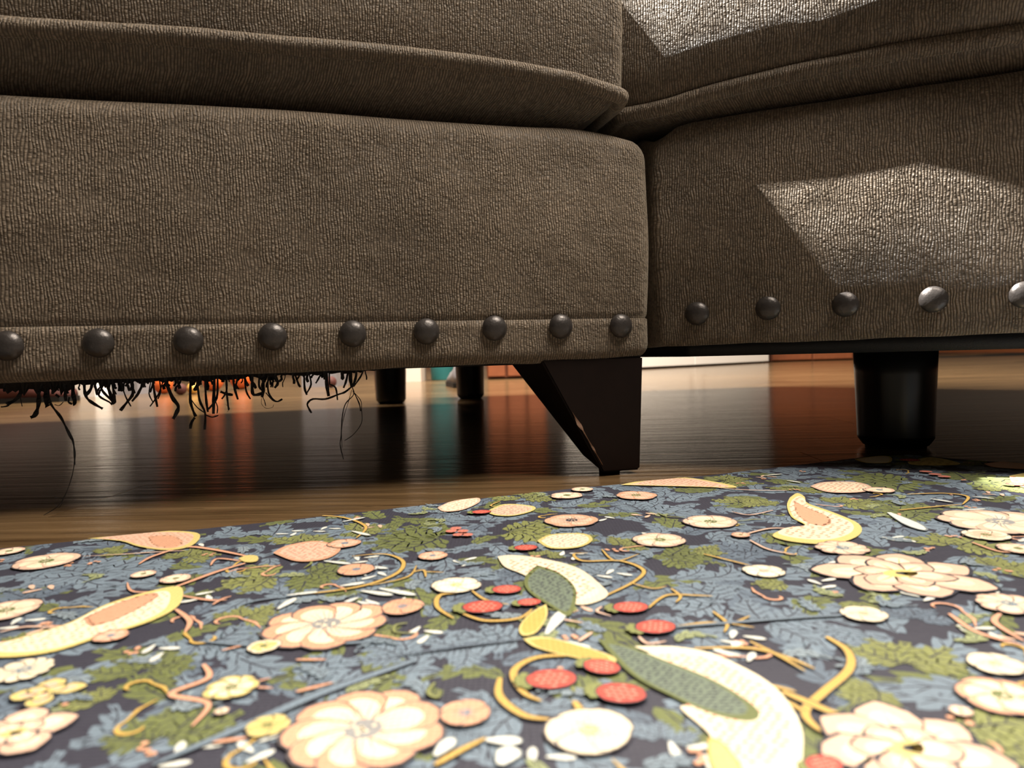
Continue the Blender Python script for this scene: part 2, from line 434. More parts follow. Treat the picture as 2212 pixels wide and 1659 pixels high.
for k in range(1, 12): put_nail(last + dR*.051*k, nR, sofaR, k)

# ---- legs
def corner_leg(parent):
    p0 = CL + nL*-.004
    def q(px, py): return on_plane(px, py, p0, nL)
    tl = q(1167, 770); tr = q(1389, 762); br = q(1383, 1010); bl = q(1302, 1010)
    # back edges
    def back(p, d): return p + bL*d
    bm = bmesh.new()
    z1 = .1035
    for v in (tl, tr): v.z = z1
    zb = .0035
    br.z = zb; bl.z = zb
    tbl = back(tl, .105); tbr = back(tr, .105); tbl = tbl + dL*.0
    bbl = back(bl, .045); bbr = back(br, .045)
    bbl.z = .012; bbr.z = .006
    front = [tl, tr, br, bl]; bk = [tbl, tbr, bbr, bbl]
    V = [bm.verts.new(v) for v in front+bk]
    for f in ((0, 1, 2, 3), (7, 6, 5, 4), (1, 5, 6, 2), (4, 0, 3, 7), (3, 2, 6, 7), (4, 5, 1, 0)):
        bm.faces.new([V[i] for i in f])
    bmesh.ops.recalc_face_normals(bm, faces=bm.faces)
    bmesh.ops.bevel(bm, geom=list(bm.edges), offset=.0016, segments=2, affect='EDGES')
    leg = bobj('corner_leg', bm, DWOOD, parent, False); leg['label'] = 'dark brown pointed wooden corner leg'
    # chipped edge: a thin ragged strip of raw wood
    bm = bmesh.new(); a = q(1236, 890); b = q(1302, 1005); random.seed(4)
    t_ = (b-a).normalized(); prv = None; nst = 26
    wid = [(0, .1), (.08, .5), (.16, 1.5), (.26, 1.7), (.34, .8), (.5, .45), (.6, .5), (.66, 1.2), (.72, 1.0), (.78, .25), (.9, .3), (.96, .45), (1, .1)]
    for k in range(nst+1):
        u = k/nst; c = a.lerp(b, u) + nL*.0006
        w = interp(wid, u)*.0011*random.uniform(.75, 1.2)
        l = bm.verts.new(c - dL*w + nL*-.0008); r = bm.verts.new(c + dL*w*.8 + nL*.0)
        if prv: bm.faces.new((prv[0], prv[1], r, l))
        prv = (l, r)
    ch = bobj('chipped_edge', bm, RAW, leg); ch['label'] = 'pale chipped edge of raw wood'
    g = (br+bl)/2 + bL*.02; g.z = 0
    bobj('glide', lathe([(.009, 0), (.0095, .001), (.0095, .0035), (.008, .0045)], 24, g+dL*-.003), RUBBER, leg, True)
corner_leg(sofaL)
def round_leg(c, top, parent, r1=.0405, r2=.0365):
    prof = [(r2*.80, 0.0), (r2*.80, .002), (r2*.86, .0022), (r2, .0095), (r2*1.005, .013)] + [(lerp(r2*1.01, r1, t), lerp(.02, top, t)) for t in (0, .33, .66, 1)]
    # softly faceted turned leg
    seg = 48; bm = bmesh.new(); rings = []
    for r, z in prof:
        rings.append([bm.verts.new((c[0]+r*(1+.006*math.cos(8*2*PI*k/seg))*math.cos(2*PI*k/seg), c[1]+r*(1+.006*math.cos(8*2*PI*k/seg))*math.sin(2*PI*k/seg), z)) for k in range(seg)])
    for A_, B_ in zip(rings, rings[1:]):
        for k in range(seg): bm.faces.new((A_[k], A_[(k+1) % seg], B_[(k+1) % seg], B_[k]))
    bm.faces.new(rings[0][::-1]); bm.faces.new(rings[-1])
    o = bobj('round_leg', bm, BLACK, parent, True); o['label'] = 'thick round black tapered leg'; return o
def leg_at(px, py, parent, r=.0365, top=.106):
    p = on_z(px, py); d = Vector((p.x, p.y, 0)); d = d + d.normalized()*r*.8
    return round_leg(d, top, parent, r*1.1, r)
leg_at(1934, 971, sofaR)
leg_at(845, 873, sofaL, .035)
leg_at(1017, 862, sofaR, .034)
pq = CL - dL*.95 + bL*1.0; round_leg(pq, .1, sofaL); pq = CL - dL*.95 + bL*.1; round_leg(pq, .1, sofaL)
pq = CR + dR*1.05 + bR*.12; round_leg(pq, .105, sofaR); pq = CR + dR*1.05 + bR*.85; round_leg(pq, .105, sofaR)

# ---- torn lining: ribbons hanging
def strip_bm(pts, w, z_soft=0):
    """flat ribbon with slight thickness along a world path"""
    bm = bmesh.new(); n = len(pts); prev = None; ws = w
    for i, p in enumerate(pts):
        t = (pts[min(i+1, n-1)]-pts[max(i-1, 0)]).normalized()
        s = t.cross(nL); s = s.normalized() if s.length > 1e-6 else dL
        tw = .9*math.sin(i*1.1); s = (s*math.cos(tw*.6)+nL*math.sin(tw*.6)).normalized()
        ww = (ws[i] if isinstance(ws, list) else ws)*(1-.15*math.sin(i*.9))
        th = nL*.00015
        q = [bm.verts.new(p-s*ww/2+th), bm.verts.new(p+s*ww/2+th), bm.verts.new(p+s*ww/2-th), bm.verts.new(p-s*ww/2-th)]
        if prev:
            for k in range(4): bm.faces.new((prev[k], prev[(k+1) % 4], q[(k+1) % 4], q[k]))
        else: bm.faces.new(q[::-1])
        prev = q
    bm.faces.new(prev); return bm
PF = CL + bL*.022
def wpt(px, py, off=0): return on_plane(px, py, PF + bL*off, nL)
def hang(pix, wpx, off=0, name='lining_strip', sub=4):
    P = [wpt(x, y, off) for x, y in pix]; path = smooth_path(P, sub)
    # start point sits in the underside
    if pix[0][1] < 842: path = [Vector((path[0].x, path[0].y, max(path[0].z, .0995)))] + path
    dist = (P[0]-CP).length; return bobj(name, strip_bm(path, wpx*dist/F), LINING, sofaL)
main = [
 ([(82, 826), (84, 860), (82, 879), (76, 896), (66, 902)], 8),
 ([(103, 826), (106, 862), (114, 879), (131, 901), (144, 926), (156, 950)], 5),
 ([(97, 826), (100, 850), (101, 872), (104, 878)], 10),
 ([(182, 826), (183, 845), (188, 860), (201, 871), (222, 883)], 6),
 ([(215, 826), (222, 845), (238, 862), (247, 873)], 5), ([(230, 826), (238, 850), (247, 872)], 7), ([(243, 826), (246, 850), (249, 870)], 5),
 ([(205, 830), (214, 855), (235, 868), (243, 874)], 4),
 ([(283, 824), (287, 850), (275, 868), (260, 887)], 6), ([(311, 824), (300, 848), (285, 867)], 5), ([(262, 830), (272, 858), (283, 878)], 3),
 ([(330, 824), (334, 850), (340, 879)], 5), ([(326, 824), (322, 850), (330, 868)], 2.5), ([(345, 824), (347, 845), (341, 862)], 3), ([(352, 824), (342, 852), (324, 878)], 3),
 ([(357, 822), (372, 858), (385, 877), (381, 892), (374, 905)], 8),
 ([(412, 820), (411, 862), (416, 884), (423, 900)], 6), ([(421, 902), (414, 912), (411, 926)], 6),
 ([(426, 820), (431, 864), (443, 892), (442, 928)], 5), ([(443, 820), (445, 860), (449, 890)], 5), ([(463, 820), (462, 855), (461, 894)], 7),
 ([(470, 820), (468, 860), (450, 884)], 5), ([(444, 896), (458, 901), (472, 897)], 3), ([(412, 862), (426, 880), (441, 891)], 2.5), ([(466, 868), (470, 880), (469, 893)], 2.5),
 ([(488, 816), (490, 850), (494, 886)], 4), ([(490, 820), (489, 846), (479, 862)], 4), ([(476, 846), (490, 851), (503, 853)], 6),
 ([(503, 816), (507, 840), (514, 863)], 5), ([(528, 816), (532, 845), (541, 862)], 4), ([(545, 814), (545, 845), (550, 853), (566, 850)], 7),
 ([(568, 812), (569, 840), (566, 858)], 7), ([(560, 815), (560, 835), (569, 845)], 5), ([(579, 812), (580, 848), (596, 867), (610, 862)], 4), ([(574, 848), (588, 864), (598, 868)], 2.5),
 ([(567, 856), (572, 868), (574, 877)], 2), ([(596, 812), (600, 828), (593, 838)], 6), ([(637, 808), (645, 830), (649, 836)], 5),
 ([(657, 806), (658, 838), (663, 853)], 5), ([(667, 806), (672, 830), (662, 850)], 4), ([(694, 806), (688, 818), (682, 828)], 4),
 ([(705, 800), (706, 830), (710, 856)], 8), ([(712, 830), (725, 838), (729, 864)], 4), ([(738, 800), (740, 815), (738, 820)], 8),
 ([(756, 800), (757, 818), (760, 836)], 8), ([(770, 800), (768, 818), (761, 836)], 6), ([(752, 800), (748, 822), (742, 838)], 5), ([(785, 800), (778, 815), (764, 835)], 4),
 ([(760, 835), (745, 847), (731, 852), (703, 862), (676, 862), (664, 872), (668, 884), (673, 892)], 4.5),
 ([(40, 828), (44, 850), (30, 866), (14, 873)], 7), ([(2, 879), (12, 878), (20, 875)], 3), ([(140, 826), (141, 850), (142, 866)], 6), ([(157, 826), (158, 850), (162, 870), (157, 872)], 8),
 ([(150, 858), (148, 868), (156, 873)], 4), ([(120, 852), (128, 858)], 5), ([(44, 860), (48, 878)], 1.5), ([(118, 874), (128, 876), (137, 868)], 1.5),
]
random.seed(11)
for i, (pix, w) in enumerate(main): hang(pix, w*.9, random.uniform(-.004, .006))
for i in range(95):
    x = random.choice([random.uniform(0, 800), random.uniform(200, 620)]); y0 = 832 - (x/1380)*58 - 6
    ln = random.choice([8, 12, 16, 22, 28]) * (1.0 if x < 640 else .7); pts = [(x, y0)]; dx = random.uniform(-.6, .6)
    for k in range(1, 4): pts.append((x+dx*ln*k/3+random.uniform(-2.5, 2.5), y0+8+ln*k/3))
    hang(pts, random.uniform(2, 6), random.uniform(-.006, .012), sub=2)
for k, (pix, w) in enumerate([
 ([(127, 896), (144, 925), (156, 948), (161, 975), (161, 1004)], 3.2), ([(150, 935), (159, 958), (161, 990)], 1.4), ([(161, 1000), (155, 1030), (141, 1069), (123, 1095), (87, 1117)], 1.3), ([(118, 1075), (136, 1078), (128, 1096), (118, 1088)], .9),
 ([(760, 835), (764, 852), (746, 873), (739, 903), (737, 940), (735, 962), (742, 992)], 2.2), ([(760, 842), (752, 870), (743, 900), (738, 930), (739, 968)], 1.2),
 ([(762, 845), (779, 865), (781, 885), (781, 913), (764, 938), (744, 952)], 1.6), ([(766, 850), (776, 872), (779, 888)], 2.6), ([(566, 858), (565, 872), (575, 882), (588, 880), (591, 874)], .8), ([(488, 874), (496, 882), (491, 890)], .8)]):
    hang(pix, w, .002+.001*k, 'loose_thread', 6)
# ragged lining sheet left under the frame
bm = bmesh.new(); random.seed(5); prev = None
x = -260
while x < 830:
    y0 = 832-(x/1380)*58
    deep = interp([(-260, 10), (0, 16), (60, 30), (150, 26), (175, 9), (300, 9), (420, 12), (640, 9), (780, 6), (830, 2)], x)
    a = wpt(x, y0-8, -.006); b = wpt(x, y0+deep*random.uniform(.35, 1.05), .004)
    c = a+bL*.002
    q = [bm.verts.new(a), bm.verts.new(b), bm.verts.new(b+bL*.0006), bm.verts.new(c)]
    if prev:
        for k in range(4): bm.faces.new((prev[k], prev[(k+1) % 4], q[(k+1) % 4], q[k]))
    prev = q; x += random.uniform(4, 11)
lo = bobj('torn_lining', bm, LINING, sofaL); lo['label'] = 'ragged hem of torn black underside cloth'

# ------------------------------------------------------------------ seat cushions
def cushion(name, label, poly, radii, zb, ztop, mat, zpipe, ins_bot, origin, s_of, parent_off, pipe_r, pmat, bulge=.012, group=None):
    ol = rounded_outline(poly, radii)
    prof = [(ins_bot+.03, 0.0), (ins_bot+.010, 0.0), (ins_bot*.92, .06), (ins_bot*.72, .28), (ins_bot*.45, .58), (ins_bot*.2, .85), (.0012, 1.0), (0.0005, 1.15)]
    zz = [(i, z) for i, z in prof]
    if bulge > .015:
        upper = [(0, .004), (-.006, .012), (-.0095, .022), (-.0115, .034), (-.0122, .05), (-.0125, .07), (-.012, .09), (-.009, .12), (-.001, .142), (.014, .158), (.035, .170), (.08, .178), (.14, .184)]
    else:
        upper = [(-.002, .015), (-.004, .035), (-.006, .06), (-.005, .08), (-.002, .095), (.005, .11), (.017, .124), (.04, .135), (.09, .142), (.15, .148)]
    full = []; 
    for i, z in zz: full.append((i, zb+z*.001))          # placeholder z, resolved in dz
    base_n = len(zz)
    for i, z in upper: full.append((i, zb+z))
    def dz(q, k, z):
        zp = zpipe(s_of(q), q)
        if k < base_n: return zb + (zp-zb)*min(zz[k][1], 1.0) + (.004 if zz[k][1] > 1 else 0) - z
        t = upper[k-base_n][1]
        return zp + t - z
    def dn(q, nrm, k, z):
        sd = max(0, min(1, (abs(nrm.dot(dL))-.55)/.4)) if bulge <= .015 else max(0, min(1, (-nrm.dot(dR)-.2)/.5))
        return (nz((q.x, q.y, z+3), 9, .0025 if bulge <= .015 else .0010) + (max(0, min(.2, s_of(q)-.125))*.085*min(1, (k-base_n)/3) if bulge > .015 else 0))*(1-sd) - max(0, -full[k][0])*sd if k >= base_n else 0
    o = loft(name, ol, full, mat, None, dz, dn)
    tag(o, label, 'cushion', group)
    # piping follows the lower edge
    bm = bmesh.new(); pts = []
    for p, nrm in ol: 
        sd = max(0, min(1, (abs(nrm.dot(dL))-.55)/.4)) if bulge <= .015 else max(0, min(1, (-nrm.dot(dR)-.2)/.5))
        pts.append(Vector((p.x, p.y, zpipe(s_of(p), p))) + nrm*(((.0022+nz((p.x, p.y, 3), 9, .002)) if bulge <= .015 else .0008)*(1-sd) - .0045*sd))
    m = len(pts); seg = 14; vs = []; uvs = []; arc = 0; faces = []; luv = []
    arcs = []
    for i in range(m):
        arcs.append(arc); arc += (pts[(i+1) % m]-pts[i]).length
    arcs.append(arc)
    for i in range(m):
        nrm = ol[i][1]
        for k in range(seg):
            th = 2*PI*k/seg; r = pipe_r*(1+nz((pts[i].x, pts[i].y, 7+th*.0), 60, .06))
            v = pts[i] + nrm*math.cos(th)*r + Vector((0, 0, 1))*math.sin(th)*r
            vs.append(v)
    for i in range(m):
        j = (i+1) % m
        for k in range(seg):
            l = (k+1) % seg
            faces.append((i*seg+k, j*seg+k, j*seg+l, i*seg+l))
            a = 2*PI*pipe_r/seg
            luv += [(arcs[i], k*a), (arcs[i+1], k*a), (arcs[i+1], (k+1)*a), (arcs[i], (k+1)*a)]
    me = bpy.data.meshes.new('piping'); me.from_pydata([tuple(v) for v in vs], [], faces)
    ul = me.uv_layers.new(name='UVMap'); ul.data.foreach_set('uv', [c for t in luv for c in t])
    obj('piping', me, pmat, o)
    return o
endL = .020
cpL = [CL - dL*.98, CL - dL*endL, CL - dL*endL + bL*.80, CL - dL*.98 + bL*.80]
def zpL(s, q):
    return interp([(-1.0, .335), (-.5, .338), (-.35, .342), (-.25, .3425), (-.18, .341), (-.12, .338), (-.07, .333), (-.035, .3255), (-.02, .3215)], s)
cushion('seat_cushion', 'taupe chenille seat cushion resting above the torn black lining and long nail row', cpL, [.03, .014, .03, .03], .3022, .5, FAB_C, zpL, .038, CL, sL, 0, .0068, FAB_C)
stL = .004
e0 = CR + dR*.0 + nR*.004
cpR = [e0 - dR*.033, CR + dR*1.08 + nR*.004, CR + dR*1.08 + bR*.75, Vector((.70, 1.55, 0)), CL - dL*.010 + bL*.95]
def zpR(s, q):
    return interp([(-.2, .3195), (-.012, .3195), (.012, .3205), (.035, .3245), (.07, .328), (.12, .331), (.19, .333), (.27, .331), (.5, .328)], s)
cushion('seat_cushion', 'taupe chenille seat cushion with a slanting sunlit patch on its front', cpR, [.008, .03, .03, .03, .02], .3125, .5, FAB_D, zpR, .022, CR, sR, 0, .0070, FAB_D, .02)

# ------------------------------------------------------------------ rug
exec_rug = True
edge_px = [(-420, 1232), (0, 1185), (140, 1171), (400, 1146), (560, 1130), (800, 1104), (1000, 1081), (1250, 1054), (1450, 1036), (1700, 1007), (1862, 988), (1960, 982), (2090, 993), (2212, 1002), (2500, 1030)]
RZ = .0025
edge = [on_z(x, y, RZ) for x, y in edge_px]
outline = [Vector((-1.0, -.75, RZ)), Vector((.95, -.75, RZ)), Vector((.95, .33, RZ))] + [Vector(p) for p in edge[::-1]] + [Vector((-1.0, edge[0].y-.08, RZ))]
bm = bmesh.new()
top = [bm.verts.new(p) for p in outline]; bot = [bm.verts.new((p.x, p.y, .0002)) for p in outline]
bm.faces.new(top); bm.faces.new(bot[::-1]); n = len(top)
for i in range(n): bm.faces.new((top[i], bot[i], bot[(i+1) % n], top[(i+1) % n]))
NAVY = (.040, .040, .058)
def rug_mat(name, attr):
    m, nt, b = new_mat(name)
    tc = N(nt, 'ShaderNodeTexCoord')
    n1 = N(nt, 'ShaderNodeTexNoise'); n1.inputs['Scale'].default_value = 900; n1.inputs['Detail'].default_value = 3; L(nt, tc.outputs['Object'], n1.inputs['Vector'])
    n2 = N(nt, 'ShaderNodeTexNoise'); n2.inputs['Scale'].default_value = 120; n2.inputs['Detail'].default_value = 3; L(nt, tc.outputs['Object'], n2.inputs['Vector'])
    w1 = N(nt, 'ShaderNodeTexWave'); w1.inputs['Scale'].default_value = 160; w1.inputs['Distortion'].default_value = 1.0; L(nt, tc.outputs['Object'], w1.inputs['Vector'])
    w2 = N(nt, 'ShaderNodeTexWave', bands_direction='Y'); w2.inputs['Scale'].default_value = 160; w2.inputs['Distortion'].default_value = 1.0; L(nt, tc.outputs['Object'], w2.inputs['Vector'])
    ad = N(nt, 'ShaderNodeMath', operation='ADD'); L(nt, w1.outputs['Fac'], ad.inputs[0]); L(nt, w2.outputs['Fac'], ad.inputs[1])
    a2 = N(nt, 'ShaderNodeMath', operation='MULTIPLY_ADD'); L(nt, ad.outputs[0], a2.inputs[0]); a2.inputs[1].default_value = .25; L(nt, n1.outputs['Fac'], a2.inputs[2])
    mr = N(nt, 'ShaderNodeMapRange'); L(nt, a2.outputs[0], mr.inputs[0]); mr.inputs[1].default_value = .3; mr.inputs[2].default_value = 1.1; mr.inputs[3].default_value = .86; mr.inputs[4].default_value = 1.12
    sc_ = N(nt, 'ShaderNodeVectorMath', operation='SCALE')
    if attr:
        at = N(nt, 'ShaderNodeAttribute', attribute_name='print'); L(nt, at.outputs['Color'], sc_.inputs[0])
    else: sc_.inputs[0].default_value = NAVY
    L(nt, mr.outputs[0], sc_.inputs['Scale']); L(nt, sc_.outputs[0], b.inputs['Base Color'])
    b.inputs['Roughness'].default_value = .62; b.inputs['Specular IOR Level'].default_value = .35
    bp = N(nt, 'ShaderNodeBump'); bp.inputs['Distance'].default_value = .00025; L(nt, a2.outputs[0], bp.inputs['Height'])
    bp2 = N(nt, 'ShaderNodeBump'); bp2.inputs['Distance'].default_value = .0006; L(nt, n2.outputs['Fac'], bp2.inputs['Height']); L(nt, bp.outputs[0], bp2.inputs['Normal'])
    L(nt, bp2.outputs[0], b.inputs['Normal'])
    return m
rug = bobj('rug', bm, rug_mat('rug_ground', False))
tag(rug, 'thin navy floral rug with salmon flowers, red berries and green leaves', 'rug')

BLUE = (.175, .230, .285); BLUE2 = (.125, .165, .215); GREEN = (.225, .245, .085); GREEN2 = (.150, .175, .062); GRYG = (.15, .19, .14)
SALM = (.70, .37, .235); PINK = (.74, .50, .37); CREAM = (.84, .74, .54); WHITE = (.72, .74, .68); GOLD = (.58, .38, .10); RED = (.56, .085, .06)
YEL = (.66, .54, .20); DARK = (.035, .035, .05); GREY = (.30, .30, .30)
PV = []; PFc = []; PC = []
lay = [0]
from mathutils.geometry import tessellate_polygon
def inside(p):
    # inside the rug's far edge
    ex = [(e.x, e.y) for e in edge]
    return p.y < interp(ex, p.x) - .0006
def poly(pts, col, sub=0):
    z = RZ + .00002 + lay[0]*.0000010 + sub*.0000005
    P = [Vector((p[0], p[1], 0)) for p in pts]
    # keep the print on the rug: clamp to the far edge
    ex = [(e.x, e.y) for e in edge]; out = 0
    for p in P:
        lim = interp(ex, p.x) - .0005
        if p.y > lim: p.y = lim; out += 1
    if out > len(P)*.6: return
    b0 = len(PV)
    for p in P: PV.append((p.x, p.y, z))
    for t in tessellate_polygon([P]): 
        a, b, c = (P[i] for i in t)
        cr = (b-a).cross(c-a).z
        if abs(cr) < 1e-13: continue
        t = t if cr > 0 else t[::-1]
        PFc.append(tuple(b0+i for i in t))
    j = random.uniform(.93, 1.07)
    PC.extend([(col[0]*j, col[1]*j, col[2]*j, 1)]*len(P))
def nxt(): lay[0] += 1
def stroke(pts, w, col, taper=True, sub=0):
    n = len(pts); L_, R_ = [], []
    for i, p in enumerate(pts):
        a = pts[max(i-1, 0)]; b = pts[min(i+1, n-1)]; t = Vector((b[0]-a[0], b[1]-a[1], 0))
        if t.length < 1e-9: continue
        t.normalize(); s = Vector((-t.y, t.x, 0)); u = i/(n-1)
        ww = w*(math.sin(PI*min(1, u*.85+.12))**.6 if taper else 1)/2
        L_.append((p[0]+s.x*ww, p[1]+s.y*ww)); R_.append((p[0]-s.x*ww, p[1]-s.y*ww))
    # quads so that curls never cross themselves
    z = RZ + .00002 + lay[0]*.0000010 + sub*.0000005
    b0 = len(PV); ex = [(e.x, e.y) for e in edge]
    if any(p[1] > interp(ex, p[0]) - .0005 for p in L_+R_): 
        keep = [i for i in range(len(L_)) if max(L_[i][1], R_[i][1]) < interp(ex, L_[i][0])-.0005]
        if len(keep) < 2: return
        L_ = [L_[i] for i in keep]; R_ = [R_[i] for i in keep]
    for l, r in zip(L_, R_): PV.append((l[0], l[1], z)); PV.append((r[0], r[1], z)); PC.append((*col, 1)); PC.append((*col, 1))
    for i in range(len(L_)-1): PFc.append((b0+2*i, b0+2*i+1, b0+2*i+3, b0+2*i+2))
def circ(c, r, col, n=14, sx=1, sy=1, ang=0, sub=0, wob=0):
    ca_, sa_ = math.cos(ang), math.sin(ang); pts = []
    for k in range(n):
        th = 2*PI*k/n; rr = r*(1+random.uniform(-wob, wob)); x = rr*sx*math.cos(th); y = rr*sy*math.sin(th)
        pts.append((c[0]+x*ca_-y*sa_, c[1]+x*sa_+y*ca_))
    poly(pts, col, sub)
def petal(c, ang, ln, wd, col, sub=0, tip=.0, wav=0):
    pts = []; n = 7
    ca_, sa_ = math.cos(ang), math.sin(ang)
    prof = [(0, .26), (.18, .55), (.4, .8), (.62, 1.0), (.82, .86), (.95, .5), (1.0+tip, .08)]
    side = [(t*ln, w*wd/2*(1+random.uniform(-wav, wav))) for t, w in prof]
    for x, y in side: pts.append((x, -y))
    for x, y in side[::-1]: pts.append((x, y))
    poly([(c[0]+x*ca_-y*sa_, c[1]+x*sa_+y*ca_) for x, y in pts], col, sub)
def leaf(p0, p1, wd, lobes, col, vein=DARK, deep=.5, bend=0.0, outline_=True):
    """lobed leaf from p0 to p1"""
    nxt(); ax = Vector((p1[0]-p0[0], p1[1]-p0[1], 0)); ln = ax.length
    if ln < 1e-5: return
    t = ax/ln; s = Vector((-t.y, t.x, 0)); P0 = Vector((p0[0], p0[1], 0))
    def pt(u, v): return P0 + t*(u*ln) + s*(v + bend*ln*math.sin(PI*u))
    def outl(k, rnd):
        L_ = []; R_ = []
        for side in (1, -1):
            out = [pt(0, side*wd*.03)]
            for i in range(lobes):
                a = (i+.15)/lobes; b = (i+.75)/lobes; m = (i+1.0)/lobes
                env = lambda u: (math.sin(PI*min(1, max(0, u))**.85)**.75)*wd/2
                j = 1+random.uniform(-.12, .12)*rnd
                w1 = env(b)*k*j
                out += [pt(a, side*max(wd*.03, env(a)*(1-deep)*k)), pt(a+.04/lobes*2, side*w1*.75), pt(lerp(a, b, .5)+.05, side*w1*.97), pt(b+.10/lobes*3, side*w1), pt(b+.30/lobes, side*w1*.82)]
                if i < lobes-1: out.append(pt(m, side*max(wd*.03, env(m)*(1-deep)*k)))
            if side == 1: L_ = out
            else: R_ = out
        return L_ + [pt(1.0, 0)] + R_[::-1]
    poly(outl(1, 1), col, 1)
    if vein is not None:
        stroke([pt(u/8, 0) for u in range(0, 8)], wd*.055, vein, True, 2)
        for i in range(lobes):
            for side in (1, -1):
                a = (i+.25)/lobes; b = (i+.85)/lobes; e = (math.sin(PI*b**.85)**.75)*wd/2*.72
                stroke([pt(a, side*wd*.02), pt(lerp(a, b, .6), side*e*.5), pt(min(b+.03, .97), side*e)], wd*.042, vein, True, 3)
def flower(c, R, n, outer, inner, core, detail=True, rot=None, six=1.15):
    six = 1.25 if n > 7 else 1.2
    nxt(); rot = random.uniform(0, 6) if rot is None else rot
    for k in range(n):
        nxt(); a = rot+2*PI*k/n; j = random.uniform(.93, 1.05)
        petal(c, a, R*j*1.05, R*six*2*PI/n*.86+.0009, (.10, .085, .09), 0)
        petal(c, a, R*j, R*six*2*PI/n*.86, outer, 1, 0, .06)
        petal(c, a, R*j*.80, R*six*2*PI/n*.62, inner, 2)
    nxt()
    if detail:
        for k in range(n*3):
            a = rot+2*PI*k/(n*3)+random.uniform(-.05, .05); r_ = R*random.uniform(.5, .66)
            stroke([(c[0]+math.cos(a)*R*.16, c[1]+math.sin(a)*R*.16), (c[0]+math.cos(a)*(r_+R*.16)/2, c[1]+math.sin(a)*(r_+R*.16)/2), (c[0]+math.cos(a)*r_, c[1]+math.sin(a)*r_)], R*.022, core, True, 3)
    nxt()
    circ(c, R*.24, core, 10, sub=0)
    if detail:
        for k in range(10):
            a = random.uniform(0, 6.28); r_ = R*random.uniform(.02, .2); circ((c[0]+math.cos(a)*r_, c[1]+math.sin(a)*r_), R*.035, inner, 6, sub=1)
def berry(c, R, ang):
    nxt(); ca_, sa_ = math.cos(ang), math.sin(ang)
    for k in range(5):
        nxt(); petal((c[0]-ca_*R*.8, c[1]-sa_*R*.8), ang+PI+(-2+k)*.55, R*.8, R*.42, GREEN, 0)
    circ(c, R, DARK, 18, 1.1, .9, ang, 1); circ(c, R*.94, RED, 18, 1.08, .88, ang, 2, .03)
    for i in range(-3, 4):
        for j in range(-2, 3):
            x = (i+.5*(j % 2))*R*.30; y = j*R*.32
            if (x/1.0)**2+(y/.82)**2 < (R*.82)**2: circ((c[0]+x*ca_-y*sa_, c[1]+x*sa_+y*ca_), R*.085, (.80, .36, .26), 5, 1.5, .8, ang, 3)
def pod(pix, col, edgec, dash, nd, patch=None):
    """soft seed-pod shape from pixel outline"""
    nxt(); P = [on_z(x, y, RZ) for x, y in pix]; P = P+[P[0]]; path = smooth_path(P, 5)[:-1]
    cx = sum(p.x for p in path)/len(path); cy = sum(p.y for p in path)/len(path)
    poly([(p.x, p.y) for p in path], edgec, 0)
    k = .86; poly([(lerp(cx, p.x, k), lerp(cy, p.y, k)) for p in path], col, 1)
    xs = [p.x for p in path]; ys = [p.y for p in path]
    def inn(x, y, k=.82):
        c = False; n = len(path); j = n-1
        for i in range(n):
            xi, yi = lerp(cx, path[i].x, k), lerp(cy, path[i].y, k); xj, yj = lerp(cx, path[j].x, k), lerp(cy, path[j].y, k)
            if (yi > y) != (yj > y) and x < (xj-xi)*(y-yi)/(yj-yi)+xi: c = not c
            j = i
        return c
    if dash is None: return
    area_ = (max(xs)-min(xs))*(max(ys)-min(ys)); st = math.sqrt(area_/nd); y = min(ys); r = 0
    while y < max(ys):
        x = min(xs)+(r % 2)*st*.5
        while x < max(xs):
            if inn(x, y):
                x0_ = x; x += random.uniform(-.25, .25)*st; a = random.uniform(-.2, .9); l = st*random.uniform(.20, .32)
                stroke([(x-math.cos(a)*l, y-math.sin(a)*l), (x, y), (x+math.cos(a)*l, y+math.sin(a)*l)], st*.34, dash, True, 2); x = x0_
            x += st
        y += st*.62; r += 1
def tendril(pix, wpx, col, curl=False):
    nxt(); P = smooth_path([on_z(x, y, RZ) for x, y in pix], 6)
    d = (P[len(P)//2]-CP).length; w = wpx*d/F
    stroke([(p.x, p.y) for p in P], w*1.35, DARK, True, 0); stroke([(p.x, p.y) for p in P], w, col, True, 1)
def R_at(px, py, wpx):
    p = on_z(px, py, RZ); return wpx/2*(p.y)/F
def at(px, py):
    p = on_z(px, py, RZ); return (p.x, p.y)
def clump(px, py, wpx, col, n=5, ang=0, spread=5.0, lob=4, fat=.42, core=None):
    c = at(px, py); R = R_at(px, py, wpx)
    for k in range(n):
        a = ang + spread*(k-(n-1)/2)/max(1, n)
        j = random.uniform(.8, 1.1)
        leaf((c[0]+math.cos(a)*R*.08, c[1]+math.sin(a)*R*.08), (c[0]+math.cos(a)*R*j, c[1]+math.sin(a)*R*j), R*fat*2*.85, lob, col, DARK, .5, random.uniform(-.12, .12))

# scatter of small blue leaves over the whole ground
random.seed(33)
y = -.70
def far_lim(x): return interp([(e.x, e.y) for e in edge], x)
while y < .70:
    x = -.98
    while x < .93:
        cx, cy = x+random.uniform(-.008, .008), y+random.uniform(-.008, .008)
        if cy < far_lim(cx)-.004 and (cy > 0.05 or random.random() < .55) and random.random() < .80:
            a = random.uniform(0, 6.28); l = random.uniform(.011, .019); c2 = random.choice([BLUE, BLUE, BLUE2, BLUE, GREEN2])
            leaf((cx-math.cos(a)*l, cy-math.sin(a)*l), (cx+math.cos(a)*l, cy+math.sin(a)*l), l*.95, 4, c2, DARK if cy > .1 else None, .5, random.uniform(-.25, .25))
            lay[0] = lay[0] % 60
        x += .0185
    y += .0150
lay[0] = 61
